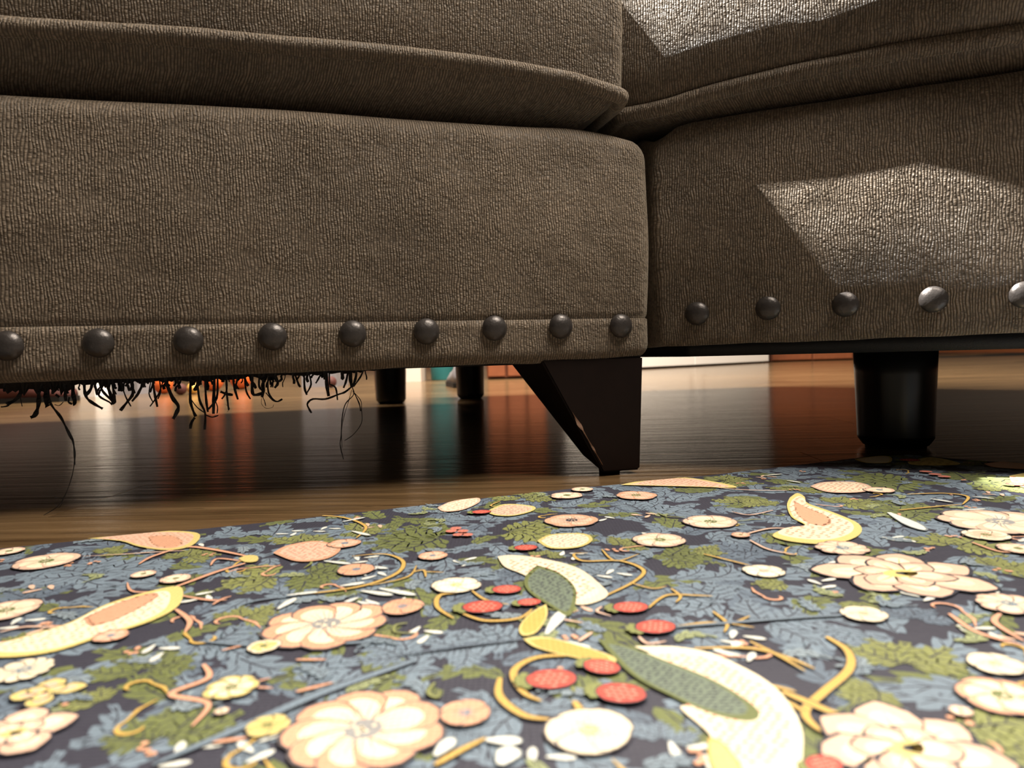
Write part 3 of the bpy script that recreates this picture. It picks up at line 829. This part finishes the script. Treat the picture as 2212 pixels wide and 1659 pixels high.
# broad blue leaves
for (x, y, w, a, n) in [(1130, 1385, 330, 2.9, 3), (1010, 1400, 220, 3.6, 3), (905, 1255, 200, .3, 4), (1560, 1300, 330, 2.6, 5), (1650, 1345, 300, .2, 4), (1480, 1430, 260, 5.6, 3), (1390, 1105, 250, 1.0, 5), (210, 1240, 300, 2.0, 6), (60, 1295, 220, 2.6, 5), (430, 1400, 320, .4, 5), (650, 1480, 360, .6, 4), (880, 1420, 260, 2.6, 3), (1880, 1370, 230, 3.6, 4), (1430, 1600, 210, 1.4, 3), (980, 1575, 180, 4.7, 3), (1620, 1195, 230, 1.6, 4), (1300, 1240, 160, .8, 4), (1560, 1545, 200, 3.8, 4), (110, 1340, 240, .5, 5), (480, 1620, 300, .9, 4), (820, 1180, 180, 2, 4), (1730, 1130, 180, 2, 4), (1980, 1340, 200, 1, 4), (2180, 1230, 140, 2, 4), (1150, 1240, 200, 2.4, 4), (700, 1260, 140, 1.2, 4)]:
    clump(x, y, w, random.choice([BLUE, BLUE, BLUE2]), n, a, random.uniform(1.6, 3.6), 5, .36)
# green foliage
for (x, y, w, a, n, sp_) in [(960, 1160, 330, 3.0, 7, 2.4), (1090, 1150, 260, 0.0, 5, 2.2), (590, 1245, 230, 3.4, 5, 2.6), (660, 1240, 230, -.2, 5, 3.0), (650, 1172, 180, 1, 5, 4), (760, 1148, 170, .4, 5, 3), (310, 1450, 250, 1.2, 6, 4.5), (350, 1600, 330, 1.6, 6, 3.5), (215, 1520, 200, 2.6, 3, 1.6), (530, 1335, 170, 1.2, 5, 4), (1440, 1205, 210, -.1, 5, 2.6), (1340, 1180, 150, .6, 4, 3), (1960, 1040, 260, 3.0, 6, 2.6), (2090, 1040, 260, 0, 6, 3), (1600, 1085, 150, 1, 5, 4), (1820, 1088, 160, .4, 5, 3.5), (1990, 1110, 210, 2.6, 5, 3), (2060, 1180, 230, .6, 5, 4), (2140, 1225, 180, .2, 5, 3), (1960, 1440, 330, 1.1, 5, 2.8), (1900, 1490, 240, 3.6, 4, 2), (2060, 1580, 380, 5.6, 5, 2.0), (1700, 1262, 150, 3.1, 3, 1.2), (1850, 1300, 130, 4.5, 3, 1.4), (770, 1650, 160, 1.5, 4, 3), (400, 1205, 160, 1, 5, 4), (230, 1195, 120, 1, 4, 4), (1130, 1078, 160, 1.2, 5, 4), (1560, 1040, 160, .3, 5, 4), (1180, 1200, 90, 1, 4, 4), (860, 1365, 90, 4, 3, 2), (950, 1490, 90, 4, 3, 2), (1500, 1190, 130, -.2, 4, 2), (60, 1380, 110, 2, 4, 3), (2170, 1060, 130, 1, 5, 4), (1250, 1165, 100, 1, 4, 4), (1720, 1060, 120, 1, 4, 4), (1650, 1090, 110, 2, 4, 4)]:
    clump(x, y, w, random.choice([GREEN, GREEN, GREEN2]), n, a, sp_, 5, .40)
# fine sprays between the larger shapes
random.seed(91)
for k in range(330):
    y_ = random.uniform(.14, .64); x_ = random.uniform(-.80*y_, .80*y_)
    if y_ > far_lim(x_)-.008: continue
    nxt(); kind = random.random(); a = random.uniform(0, 6.28); q = (x_, y_)
    if kind < .45:
        c2 = random.choice([(.24, .30, .34), (.30, .34, .17), (.20, .26, .31)])
        leaf(q, (x_+math.cos(a)*.016, y_+math.sin(a)*.016), .007, 4, c2, DARK, .6, random.uniform(-.5, .5))
    elif kind < .62:
        c2 = random.choice([GOLD, SALM, GREEN]); r_ = random.uniform(.004, .007)
        stroke([(x_+math.cos(a+t)*r_*(1-t/7), y_+math.sin(a+t)*r_*(1-t/7)) for t in [i*.5 for i in range(9)]], .0016, c2, True)
        stroke([(x_+math.cos(a)*r_, y_+math.sin(a)*r_), (x_+math.cos(a-.5)*r_*2, y_+math.sin(a-.5)*r_*2), (x_+math.cos(a-.8)*r_*3, y_+math.sin(a-.8)*r_*3)], .0015, c2, True)
    elif kind < .82:
        for t in range(3):
            nxt(); petal((x_+math.cos(a)*t*.005, y_+math.sin(a)*t*.005), a+(.8 if t % 2 else -.8), .008, .0028, WHITE if kind < .75 else PINK, 0)
    else:
        for t in range(5): circ((x_+random.uniform(-.003, .003), y_+random.uniform(-.003, .003)), .0011, SALM, 7, sub=t)
# gold, salmon and green tendrils
for pix, w, c in [
 ([(620, 1290), (720, 1280), (800, 1265), (860, 1240), (870, 1215), (830, 1200), (760, 1205)], 9, GOLD), ([(800, 1268), (880, 1250), (900, 1225)], 5, GOLD), ([(660, 1115), (740, 1120), (790, 1140), (770, 1165)], 7, GOLD), ([(890, 1240), (915, 1235), (920, 1250)], 6, GOLD), ([(915, 1238), (960, 1240)], 4, GOLD),
 ([(990, 1285), (950, 1290), (945, 1315), (980, 1340)], 10, GOLD), ([(1000, 1330), (1050, 1345), (1120, 1340), (1150, 1320)], 10, GOLD), ([(1020, 1280), (1050, 1300), (1100, 1310)], 7, GOLD),
 ([(1250, 1420), (1160, 1425), (1110, 1455), (1130, 1500), (1170, 1520)], 15, GOLD), ([(1080, 1470), (1080, 1510), (1130, 1550), (1190, 1560)], 17, GOLD), ([(1240, 1520), (1260, 1545), (1290, 1570)], 16, GOLD),
 ([(1310, 1290), (1370, 1260), (1390, 1235), (1340, 1215), (1260, 1215), (1240, 1200), (1270, 1198)], 8, GOLD), ([(1360, 1262), (1410, 1275), (1440, 1270)], 5, GOLD), ([(1300, 1190), (1330, 1215), (1380, 1200)], 5, GOLD), ([(1400, 1318), (1440, 1290), (1500, 1290), (1540, 1292)], 7, GOLD), ([(1450, 1275), (1470, 1292), (1460, 1305)], 6, GOLD), ([(1450, 1360), (1520, 1350), (1580, 1350), (1620, 1335)], 8, GOLD), ([(1540, 1325), (1570, 1350), (1565, 1370)], 7, GOLD), ([(1580, 1352), (1630, 1360)], 5, GOLD),
 ([(1500, 1405), (1620, 1405), (1700, 1425), (1760, 1450)], 10, GOLD), ([(1620, 1390), (1680, 1420), (1740, 1455)], 8, GOLD), ([(1785, 1380), (1830, 1410), (1835, 1450), (1780, 1500), (1740, 1540), (1760, 1575), (1810, 1600)], 17, GOLD), ([(1690, 1500), (1740, 1520), (1800, 1545), (1890, 1570)], 18, GOLD), ([(1780, 1580), (1830, 1560), (1835, 1580), (1800, 1600)], 12, GOLD), ([(1660, 1485), (1720, 1500)], 10, GOLD), ([(1740, 1545), (1700, 1520)], 10, GOLD),
 ([(940, 1659), (990, 1630), (1050, 1600)], 15, GOLD), ([(1960, 1070), (2040, 1068), (2090, 1075), (2080, 1092)], 6, GOLD), ([(1940, 1105), (2010, 1098), (2080, 1092)], 5, GOLD), ([(1520, 1200), (1580, 1215), (1620, 1225)], 6, GOLD), ([(1080, 1085), (1060, 1095), (1090, 1098)], 4, GOLD), ([(1240, 1500), (1230, 1470)], 9, GREEN), ([(940, 1480), (925, 1500), (945, 1512), (950, 1495)], 9, GREEN), ([(880, 1350), (855, 1355), (855, 1370), (900, 1372)], 7, GREEN), ([(1480, 1120), (1440, 1118), (1420, 1110)], 4, GREEN),
 ([(535, 1205), (460, 1190), (400, 1185), (330, 1205), (300, 1222)], 9, SALM), ([(530, 1220), (470, 1238), (410, 1260), (370, 1275)], 10, SALM), ([(520, 1215), (470, 1210), (455, 1225)], 6, SALM), ([(400, 1192), (330, 1196), (270, 1200), (180, 1205)], 4, PINK), ([(370, 1280), (290, 1282), (275, 1262)], 5, SALM), ([(380, 1320), (410, 1345), (400, 1370)], 10, SALM), ([(390, 1290), (450, 1300), (490, 1300)], 7, SALM), ([(460, 1310), (480, 1298), (500, 1292)], 6, SALM), ([(440, 1440), (450, 1470), (370, 1505), (450, 1525), (415, 1575)], 13, SALM), ([(545, 1480), (585, 1470)], 6, SALM), ([(550, 1490), (590, 1492)], 6, SALM), ([(640, 1430), (705, 1430)], 8, SALM), ([(640, 1500), (720, 1480)], 10, SALM), ([(460, 1610), (535, 1600)], 11, SALM), ([(480, 1410), (540, 1395)], 6, SALM), ([(0, 1370), (60, 1358), (130, 1362)], 6, PINK),
 ([(1600, 1160), (1660, 1145), (1710, 1145)], 6, PINK), ([(1620, 1170), (1660, 1190), (1720, 1202)], 6, PINK), ([(1700, 1062), (1600, 1060), (1500, 1050)], 4, PINK), ([(1670, 1105), (1620, 1115), (1580, 1108)], 4, PINK), ([(2050, 1330), (2110, 1370), (2212, 1400)], 10, SALM), ([(2160, 1330), (2150, 1350), (2212, 1390)], 10, SALM), ([(2100, 1175), (2160, 1195), (2212, 1195)], 6, SALM), ([(2080, 1160), (2120, 1150)], 5, PINK), ([(1200, 1340), (1260, 1350)], 6, PINK), ([(1250, 1390), (1280, 1370)], 9, PINK), ([(1300, 1315), (1290, 1325), (1320, 1335)], 6, PINK), ([(1380, 1380), (1400, 1395), (1440, 1390)], 7, PINK),
 ([(640, 1290), (560, 1300), (520, 1310)], 7, BLUE), ([(820, 1390), (600, 1400), (430, 1390)], 11, BLUE), ([(900, 1430), (700, 1500), (560, 1560), (330, 1659)], 22, BLUE), ([(1130, 1385), (1000, 1400), (860, 1420)], 8, BLUE2), ([(1450, 1360), (1700, 1340), (1870, 1330)], 9, BLUE)]:
    tendril(pix, w, c)
# small white and grey leaves along the tendrils
for (x0, y0, x1, y1, w) in [(735, 1270, 790, 1262, 12), (780, 1280, 850, 1290, 14), (600, 1320, 640, 1295, 14), (620, 1290, 690, 1282, 10), (790, 1300, 820, 1312, 10), (820, 1275, 900, 1290, 14), (770, 1225, 840, 1232, 10), (700, 1215, 760, 1222, 10), (790, 1240, 815, 1228, 12), (940, 1640, 980, 1600, 26), (1050, 1605, 1130, 1608, 26), (1080, 1659, 1110, 1620, 40), (690, 1115, 730, 1108, 6), (740, 1130, 790, 1120, 7), (760, 1150, 800, 1160, 7), (640, 1180, 700, 1172, 8), (2010, 1080, 2060, 1088, 7), (2080, 1105, 2130, 1102, 7), (2030, 1120, 2060, 1130, 9), (1920, 1110, 2000, 1150, 13), (2100, 1075, 2150, 1080, 6), (1180, 1375, 1220, 1320, 14), (1170, 1385, 1280, 1405, 10), (875, 1295, 850, 1320, 12), (1650, 1030, 1690, 1026, 5), (1700, 1040, 1730, 1045, 6)]:
    nxt(); a = at(x0, y0); b = at(x1, y1); an = math.atan2(b[1]-a[1], b[0]-a[0]); l = math.hypot(b[0]-a[0], b[1]-a[1])
    petal(a, an, l, max(w*1.6*on_z((x0+x1)/2, (y0+y1)/2).y/F, l*.22), (.22, .25, .26), 0); petal(a, an, l*.96, max(w*1.3*on_z((x0+x1)/2, (y0+y1)/2).y/F, l*.18), WHITE, 1)
# plain speckled seed pods in the warm and cream tones of the print
pod([(0, 1395), (60, 1378), (150, 1350), (230, 1310), (330, 1280), (390, 1272), (388, 1310), (330, 1345), (220, 1380), (120, 1412), (20, 1425), (-60, 1420), (-60, 1405)], CREAM, YEL, (.66, .28, .17), 300)
pod([(180, 1340), (260, 1305), (330, 1285), (338, 1296), (270, 1335), (200, 1358)], SALM, SALM, None, 0)
pod([(190, 1166), (260, 1156), (350, 1150), (420, 1153), (432, 1165), (410, 1184), (360, 1192), (300, 1184), (260, 1172)], PINK, YEL, (.55, .28, .18), 260)
pod([(320, 1162), (370, 1160), (395, 1175), (370, 1188), (330, 1180)], SALM, SALM, None, 0)
pod([(590, 1198), (620, 1182), (680, 1172), (730, 1182), (732, 1196), (700, 1212), (640, 1216)], PINK, SALM, (.62, .20, .14), 90)
pod([(1075, 1206), (1110, 1203), (1180, 1212), (1250, 1232), (1300, 1270), (1312, 1292), (1270, 1310), (1230, 1306), (1190, 1278), (1130, 1245), (1090, 1228)], CREAM, CREAM, (.62, .17, .12), 170)
pod([(1160, 1225), (1205, 1240), (1240, 1270), (1245, 1300), (1230, 1335), (1195, 1318), (1140, 1280), (1135, 1250)], GRYG, GREEN2, DARK, 120)
pod([(1180, 1310), (1182, 1335), (1160, 1370), (1130, 1378), (1122, 1360), (1145, 1330)], GOLD, YEL, None, 0)
pod([(1370, 1402), (1450, 1402), (1530, 1415), (1600, 1445), (1660, 1480), (1700, 1520), (1728, 1570), (1735, 1620), (1715, 1680), (1600, 1700), (1560, 1650), (1530, 1590), (1470, 1535), (1520, 1535), (1600, 1555), (1560, 1500), (1460, 1440)], CREAM, CREAM, (.66, .20, .15), 230)
pod([(1530, 1600), (1560, 1610), (1600, 1659), (1600, 1690), (1550, 1680), (1530, 1640)], YEL, GOLD, None, 0)
pod([(1290, 1385), (1340, 1395), (1430, 1430), (1530, 1470), (1600, 1510), (1640, 1545), (1620, 1565), (1540, 1550), (1450, 1510), (1360, 1460)], GRYG, GREEN2, DARK, 260)
pod([(1130, 1385), (1180, 1382), (1260, 1402), (1325, 1425), (1320, 1440), (1250, 1428), (1160, 1405)], GOLD, YEL, None, 0)
pod([(1706, 1078), (1722, 1068), (1738, 1076), (1745, 1090), (1800, 1110), (1855, 1135), (1855, 1160), (1800, 1178), (1720, 1175), (1670, 1162), (1690, 1148), (1740, 1140), (1710, 1120), (1700, 1095)], CREAM, YEL, (.62, .26, .17), 260)
pod([(1715, 1085), (1740, 1098), (1790, 1120), (1790, 1138), (1750, 1135), (1720, 1112)], SALM, SALM, None, 0)
pod([(1340, 1050), (1400, 1038), (1480, 1034), (1560, 1046), (1590, 1056), (1500, 1054), (1420, 1052)], PINK, YEL, (.55, .25, .15), 160)
pod([(1750, 1053), (1780, 1044), (1850, 1044), (1884, 1056), (1860, 1066), (1790, 1066)], CREAM, PINK, (.62, .26, .17), 80)
pod([(1160, 1172), (1190, 1158), (1260, 1156), (1280, 1170), (1250, 1186), (1190, 1188)], CREAM, YEL, (.42, .24, .22), 70)
pod([(945, 1100), (975, 1086), (1030, 1078), (1035, 1088), (1000, 1104), (960, 1108)], CREAM, PINK, (.55, .28, .2), 60)
pod([(1050, 1108), (1090, 1092), (1150, 1096), (1152, 1106), (1110, 1117), (1070, 1116)], PINK, YEL, (.40, .24, .18), 60)
pod([(1845, 994), (1900, 987), (1925, 990), (1920, 1002), (1870, 1002)], CREAM, YEL, None, 0)
pod([(1960, 1000), (2010, 990), (2065, 1000), (2070, 1006), (2020, 1008), (1970, 1006)], YEL, YEL, (.4, .3, .1), 30)
pod([(2125, 1004), (2170, 1000), (2230, 1008), (2230, 1016), (2150, 1012)], PINK, SALM, None, 0)
pod([(2180, 1030), (2230, 1024), (2260, 1040), (2230, 1058), (2190, 1048)], YEL, YEL, RED, 20)
pod([(515, 1210), (535, 1203), (556, 1205), (555, 1216), (530, 1218)], YEL, YEL, None, 0)
# ruffled peonies made of broad petals
def ruffle(cx, cy, wpx, n, a0, tone, tone2, asp=.62):
    c = at(cx, cy); R = R_at(cx, cy, wpx)
    for ring, (k, kk) in enumerate([(1.0, n), (.62, n-1)]):
        for i in range(kk):
            nxt(); a = a0+2*PI*i/kk+ring*.4; ln = R*k*random.uniform(.85, 1.08)
            b = (c[0]-math.cos(a)*R*.05, c[1]-math.sin(a)*R*.05)
            petal(b, a, ln*1.04, R*asp*k*1.08+.001, DARK, 0, .04, .05); petal(b, a, ln, R*asp*k, tone, 1, .04, .1); petal(b, a+.05, ln*.82, R*asp*k*.6, tone2, 2, 0, .1)
            stroke([(b[0]+math.cos(a)*ln*t, b[1]+math.sin(a)*ln*t) for t in (.2, .5, .8)], R*.02, GOLD, True, 3)
    nxt(); circ(c, R*.16, YEL, 12, 1.4, .9, a0); nxt(); circ(c, R*.05, DARK, 8)
ruffle(1945, 1243, 350, 7, .2, PINK, CREAM)
ruffle(1960, 1625, 400, 7, .5, PINK, CREAM, .7)
ruffle(30, 1590, 230, 5, .6, PINK, CREAM, .8)
ruffle(100, 1500, 150, 4, .3, YEL, PINK, .7)
# flowers
for (x, y, w, n, o_, i_, c_) in [(705, 1352, 262, 9, SALM, CREAM, GREY), (785, 1582, 350, 9, SALM, CREAM, GREY), (1273, 1585, 185, 5, CREAM, CREAM, YEL), (1235, 1127, 112, 6, SALM, PINK, DARK), (1535, 1130, 116, 6, PINK, CREAM, GREEN2), (1425, 1170, 110, 6, PINK, CREAM, GREEN2), (100, 1216, 128, 6, PINK, CREAM, GREEN2), (15, 1323, 130, 6, PINK, CREAM, GREEN2), (2160, 1130, 230, 9, PINK, CREAM, GREY), (1650, 1238, 84, 6, CREAM, WHITE, SALM), (1865, 1331, 92, 6, CREAM, CREAM, SALM), (2150, 1440, 110, 6, CREAM, CREAM, SALM), (2165, 1510, 175, 6, SALM, CREAM, GREEN2), (1225, 1073, 70, 6, PINK, CREAM, GREEN2), (1374, 1073, 88, 6, SALM, PINK, GREEN2), (500, 1492, 112, 7, YEL, CREAM, GREEN2), (570, 1402, 70, 6, CREAM, YEL, GREEN2), (578, 1575, 92, 6, YEL, YEL, GREEN2), (52, 1453, 120, 11, CREAM, CREAM, BLUE), (985, 1269, 104, 6, CREAM, WHITE, YEL), (1820, 1188, 110, 9, PINK, CREAM, BLUE), (1258, 1060, 46, 5, PINK, CREAM, GREEN2), (2180, 1310, 130, 9, PINK, CREAM, BLUE), (870, 1316, 90, 5, SALM, SALM, BLUE), (1005, 1548, 110, 5, SALM, SALM, BLUE), (745, 1178, 70, 6, SALM, PINK, BLUE), (935, 1205, 60, 5, SALM, PINK, BLUE), (770, 1235, 80, 5, SALM, SALM, BLUE), (2130, 1160, 90, 6, CREAM, PINK, GREEN2), (2200, 1190, 80, 6, PINK, CREAM, GREEN2), (20, 1195, 60, 6, PINK, CREAM, GREEN2), (1900, 1062, 60, 5, PINK, CREAM, BLUE), (380, 1255, 60, 5, PINK, CREAM, GREEN2), (310, 1245, 50, 5, PINK, CREAM, GREEN2), (480, 1545, 30, 5, PINK, CREAM, GREEN2), (240, 1380, 70, 5, SALM, PINK, BLUE), (1600, 1160, 40, 5, SALM, PINK, GREEN2), (2075, 1545, 46, 5, PINK, CREAM, GREEN2)]:
    flower(at(x, y), R_at(x, y, w)*1.02, n, o_, i_, c_, w > 80)
# berries
for (x, y, w, a) in [(1095, 1279, 62, 0), (1043, 1317, 86, .1), (1143, 1307, 50, .2), (1362, 1318, 74, .1), (1416, 1361, 86, .2), (1192, 1475, 108, .1), (1300, 1448, 80, -.6), (1342, 1506, 106, -.3), (1136, 1188, 50, .1), (1780, 1662, 80, .3), (1040, 1110, 40, .1), (2195, 1050, 40, .2), (1965, 997, 40, 0)]:
    berry(at(x, y), R_at(x, y, w), a)
nxt(); 
for (x, y) in [(985, 1146), (1000, 1152), (1010, 1160), (975, 1152), (990, 1160), (2000, 1022), (2020, 1028), (2040, 1033)]:
    circ(at(x, y), R_at(x, y, 26), (.58, .2, .15), 8, 1, 1, 0, 0)
# the print goes on outside the view
random.seed(50)
for k in range(420):
    x = random.uniform(-.95, .9); y = random.uniform(-.7, .6)
    if y > far_lim(x)-.03: continue
    if y > .12 and abs(x)/max(y, .01) < .80: continue
    kind = random.random(); lay[0] = 700+(k % 40)*3; R = random.uniform(.014, .032)
    if kind < .35: flower((x, y), R, random.choice([6, 8, 9]), SALM, CREAM, GREY, False)
    elif kind < .5: berry((x, y), R*.45, random.uniform(0, 6))
    elif kind < .8:
        a0 = random.uniform(0, 6)
        for q in range(4): leaf((x, y), (x+math.cos(a0+q*.8)*R*1.5, y+math.sin(a0+q*.8)*R*1.5), R*.9, 4, random.choice([GREEN, GREEN2]))
    else:
        stroke([(x+R*2*t, y+R*math.sin(t*4)) for t in [i/8 for i in range(9)]], .004, random.choice([GOLD, SALM]), True)
me = bpy.data.meshes.new('printed_pattern'); me.from_pydata(PV, [], PFc)
ca_ = me.color_attributes.new('print', 'FLOAT_COLOR', 'POINT'); ca_.data.foreach_set('color', [c for t in PC for c in t])
pp = obj('printed_pattern', me, rug_mat('rug_print', True), rug, False); pp['kind'] = 'stuff'; pp['label'] = 'flat floral print of leaves, flowers, berries and tendrils'
print('print tris', len(PFc), 'layers', lay[0])

# ------------------------------------------------------------------ far objects under and behind the sofa
WHT = simple('white_lacquer', (.86, .82, .76), .35, .4)
REDW = simple('red_brown_wood', (.19, .058, .022), .45, .4, 0, .0003, 30, .25)
REDW2 = simple('dark_red_brown_wood', (.12, .036, .015), .45, .4, 0, .0003, 30, .25)
TEAL = simple('teal_plastic', (.02, .16, .17), .4, .4)
ORNG = simple('orange_plastic', (.60, .11, .02), .45, .4)
GREYP = simple('grey_plastic', (.22, .21, .22), .5, .4)
PALE = simple('pale_plastic', (.62, .52, .44), .5, .4)
DARKR = simple('dark_maroon_cloth', (.07, .02, .015), .7, .3)
YELP = simple('amber_plastic', (.75, .40, .08), .45, .4)
# white low unit: front runs from one floor point to the other
a = on_z(1300, 803); b = on_z(1661, 784)
d = (Vector((b.x, b.y, 0))-Vector((a.x, a.y, 0))); ln = d.length; d.normalize(); n_ = Vector((-d.y, d.x, 0))
wu = empty('storage_unit', (a.x, a.y, 0)); wu.rotation_euler = (0, 0, math.atan2(d.y, d.x)); wu.matrix_world = Matrix.Translation((a.x, a.y, 0)) @ Matrix.Rotation(math.atan2(d.y, d.x), 4, 'Z')
tag(wu, 'low white storage unit far behind, seen as a bright strip beside the corner leg', 'cabinet')
def child(o, parent):
    o.parent = parent; o.matrix_parent_inverse.identity(); return o
child(bobj('carcass', box_bm(0, ln, .012, .3, .011, .30, .003), WHT), wu)
child(bobj('plinth', box_bm(.01, ln-.01, .03, .28, 0, .011), RUBBER), wu)  # plinth coloured near black to put in the shadow gap below the unit
for i in range(2):
    dr = child(bobj('door', box_bm(ln*i/2+.002, ln*(i+1)/2-.002, 0, .012, .013, .29, .002), WHT), wu)
    x = ln/2 + (-.06 if i == 0 else .06)
    h = bobj('handle', tube([(x, 0, .16), (x, -.02, .16), (x, -.02, .24), (x, 0, .24)], .005, 8), GREYP); child(h, dr)
# red brown sideboard beyond
def sideboard(x0, x1, y0, label, doors, zc=.6, leg=.0):
    e = empty('sideboard', (x0, y0, 0)); tag(e, label, 'cabinet'); w = x1-x0
    child(bobj('carcass', box_bm(0, w, .015, .45, .004, zc, .004), REDW2), e)
    child(bobj('worktop', box_bm(-.015, w+.015, -.01, .46, zc, zc+.025, .005), REDW), e)
    for i in range(doors):
        q = child(bobj('door', box_bm(w*i/doors+.006, w*(i+1)/doors-.006, 0, .015, .012, zc-.01, .003), REDW), e)
        child(bobj('knob', lathe([(.004, 0), (.011, .006), (.012, .012), (.006, .018)], 16), GREYP), q).location = (w*(i+.5)/doors, -.018, zc*.7)
    return e
sideboard(1.87, 2.75, 5.1, 'red-brown wooden sideboard far behind, right of the bright white strip', 3)
p = on_z(1052, 820); sideboard(p.x, p.x+.26, p.y, 'red-brown wooden cabinet seen between a round black leg and the corner leg', 3)
# teal bin, pale box, grey shoes, orange and amber toys
def bucket(name, px, py, r, h, mat, label, cat, squash=1):
    p = on_z(px, py); e = empty(name, (p.x, p.y+r, 0)); tag(e, label, cat)
    child(bobj('body', lathe([(r*.80, 0), (r*.84, .004), (r*.98, h*.9), (r, h*.93), (r*1.05, h*.94), (r*1.05, h), (r*.97, h), (r*.94, h*.9), (r*.78, .01)], 28), mat, None, True), e)
    hd = [(math.cos(t)*r, 0, h*.96+math.sin(t)*r*.5) for t in [PI*i/12 for i in range(13)]]
    child(bobj('handle', tube(hd, .004, 6), GREYP, None, True), e)
bucket('bucket', 953, 822, .060, .2, TEAL, 'teal bucket far behind between the two rear black legs', 'bucket')
def crate(name, px, py, w, dp, h, mat, label, cat):
    p = on_z(px, py); e = empty(name, (p.x, p.y, 0)); tag(e, label, cat)
    bm = box_bm(-w/2, w/2, 0, dp, 0, h, 0)
    bmesh.ops.recalc_face_normals(bm, faces=bm.faces); bm.normal_update()
    topf = max(bm.faces, key=lambda f: f.calc_center_median().z)
    bm.faces.remove(topf); t_ = .006
    o_ = [v for v in bm.verts if v.co.z > h-1e-6]; o_ = sorted(o_, key=lambda v: math.atan2(v.co.y-dp/2, v.co.x))
    i1 = [bm.verts.new((v.co.x-math.copysign(t_, v.co.x), v.co.y-math.copysign(t_, v.co.y-dp/2), h)) for v in o_]; i2 = [bm.verts.new((v.co.x, v.co.y, .008)) for v in i1]
    for k in range(4):
        l = (k+1) % 4; bm.faces.new((o_[k], o_[l], i1[l], i1[k])); bm.faces.new((i1[k], i1[l], i2[l], i2[k]))
    bm.faces.new(i2)
    child(bobj('body', bm, mat), e)
    rim = bmesh.new()
    for (a0, a1, b0, b1) in ((-w/2-.005, w/2+.005, -.006, .004), (-w/2-.005, w/2+.005, dp-.004, dp+.006), (-w/2-.005, -w/2+.006, .004, dp-.004), (w/2-.006, w/2+.005, .004, dp-.004)):
        box_bm(a0, a1, b0, b1, h-.012, h+.003, 0, 1, rim)
    child(bobj('rim', rim, mat), e)
crate('crate', 892, 825, .072, .2, .16, PALE, 'pale beige crate standing just left of the teal bucket', 'crate')
crate('crate', 178, 858, .09, .2, .2, WHT, 'white crate far behind under the left end of the torn lining', 'crate')
crate('crate', 690, 836, .14, .2, .18, GREYP, 'grey crate far behind under the right end of the torn lining', 'crate')
crate('crate', 272, 853, .085, .2, .14, GREYP, 'wide grey crate far behind, left of the orange balls', 'crate')
def ball(px, py, r, mat, label, band=None):
    p = on_z(px, py); q = on_z(px, py); e = empty('ball', (q.x, q.y+r, 0)); tag(e, label, 'ball')
    bm = bmesh.new(); bmesh.ops.create_uvsphere(bm, u_segments=28, v_segments=16, radius=r, matrix=Matrix.Translation((0, 0, r)))
    bd = child(bobj('body', bm, mat, None, True), e)
    child(bobj('valve', lathe([(r*.08, 0), (r*.08, .002), (r*.04, .003)], 12), GREYP, None, True), bd).location = (0, 0, 2*r-.001)
ball(343, 852, .034, ORNG, 'small orange ball far behind the torn lining, leftmost orange one')
ball(385, 854, .020, DARKR, 'small dark maroon ball between two orange balls')
ball(452, 846, .038, ORNG, 'larger orange ball behind the densest lining shreds')
ball(512, 842, .042, ORNG, 'largest orange ball, rightmost of those behind the lining')
ball(412, 852, .020, YELP, 'tiny amber ball resting between the orange balls')
ball(712, 838, .022, DARKR, 'tiny dark maroon ball in front of the grey crate')
def shoe(px, py, mat, label, ang):
    p = on_z(px, py); e = empty('shoe', (p.x, p.y+.05, 0)); e.rotation_euler = (0, 0, ang); tag(e, label, 'shoe', 'grey shoes by the teal bucket')
    bm = bmesh.new(); rings = []
    secs = [(-.13, .022, .035), (-.11, .034, .075), (-.06, .036, .085), (0, .036, .062), (.05, .042, .048), (.10, .040, .036), (.13, .025, .026)]
    for x, w, h in secs:
        rings.append([bm.verts.new((x, w*math.cos(t), .014+h*max(0, math.sin(t)) + .0*t)) for t in [PI*k/8 for k in range(9)]])
    for A_, B_ in zip(rings, rings[1:]):
        for k in range(8): bm.faces.new((A_[k], A_[k+1], B_[k+1], B_[k]))
        bm.faces.new((A_[8], A_[0], B_[0], B_[8]))
    bm.faces.new(rings[0]); bm.faces.new(rings[-1][::-1])
    child(bobj('upper', bm, mat, None, True), e)
    ol = []
    secs2 = [(-.135, .018), (-.12, .036), (-.05, .039), (.05, .045), (.10, .043), (.135, .024)]
    ol = [(x, -w) for x, w in secs2]+[(x, w) for x, w in secs2[::-1]]
    bm = bmesh.new(); lo_ = [bm.verts.new((x, y, 0)) for x, y in ol]; hi_ = [bm.verts.new((x, y, .016)) for x, y in ol]
    bm.faces.new(lo_[::-1]); bm.faces.new(hi_)
    for k in range(len(ol)): bm.faces.new((lo_[k], lo_[(k+1) % len(ol)], hi_[(k+1) % len(ol)], hi_[k]))
    child(bobj('sole', bm, RUBBER), e)
shoe(992, 836, GREYP, 'dark grey shoe on the floor at the foot of the teal bucket', 1.75)
shoe(40, 872, DARKR, 'dark maroon shoe on the floor under the leftmost lining shreds', .2)
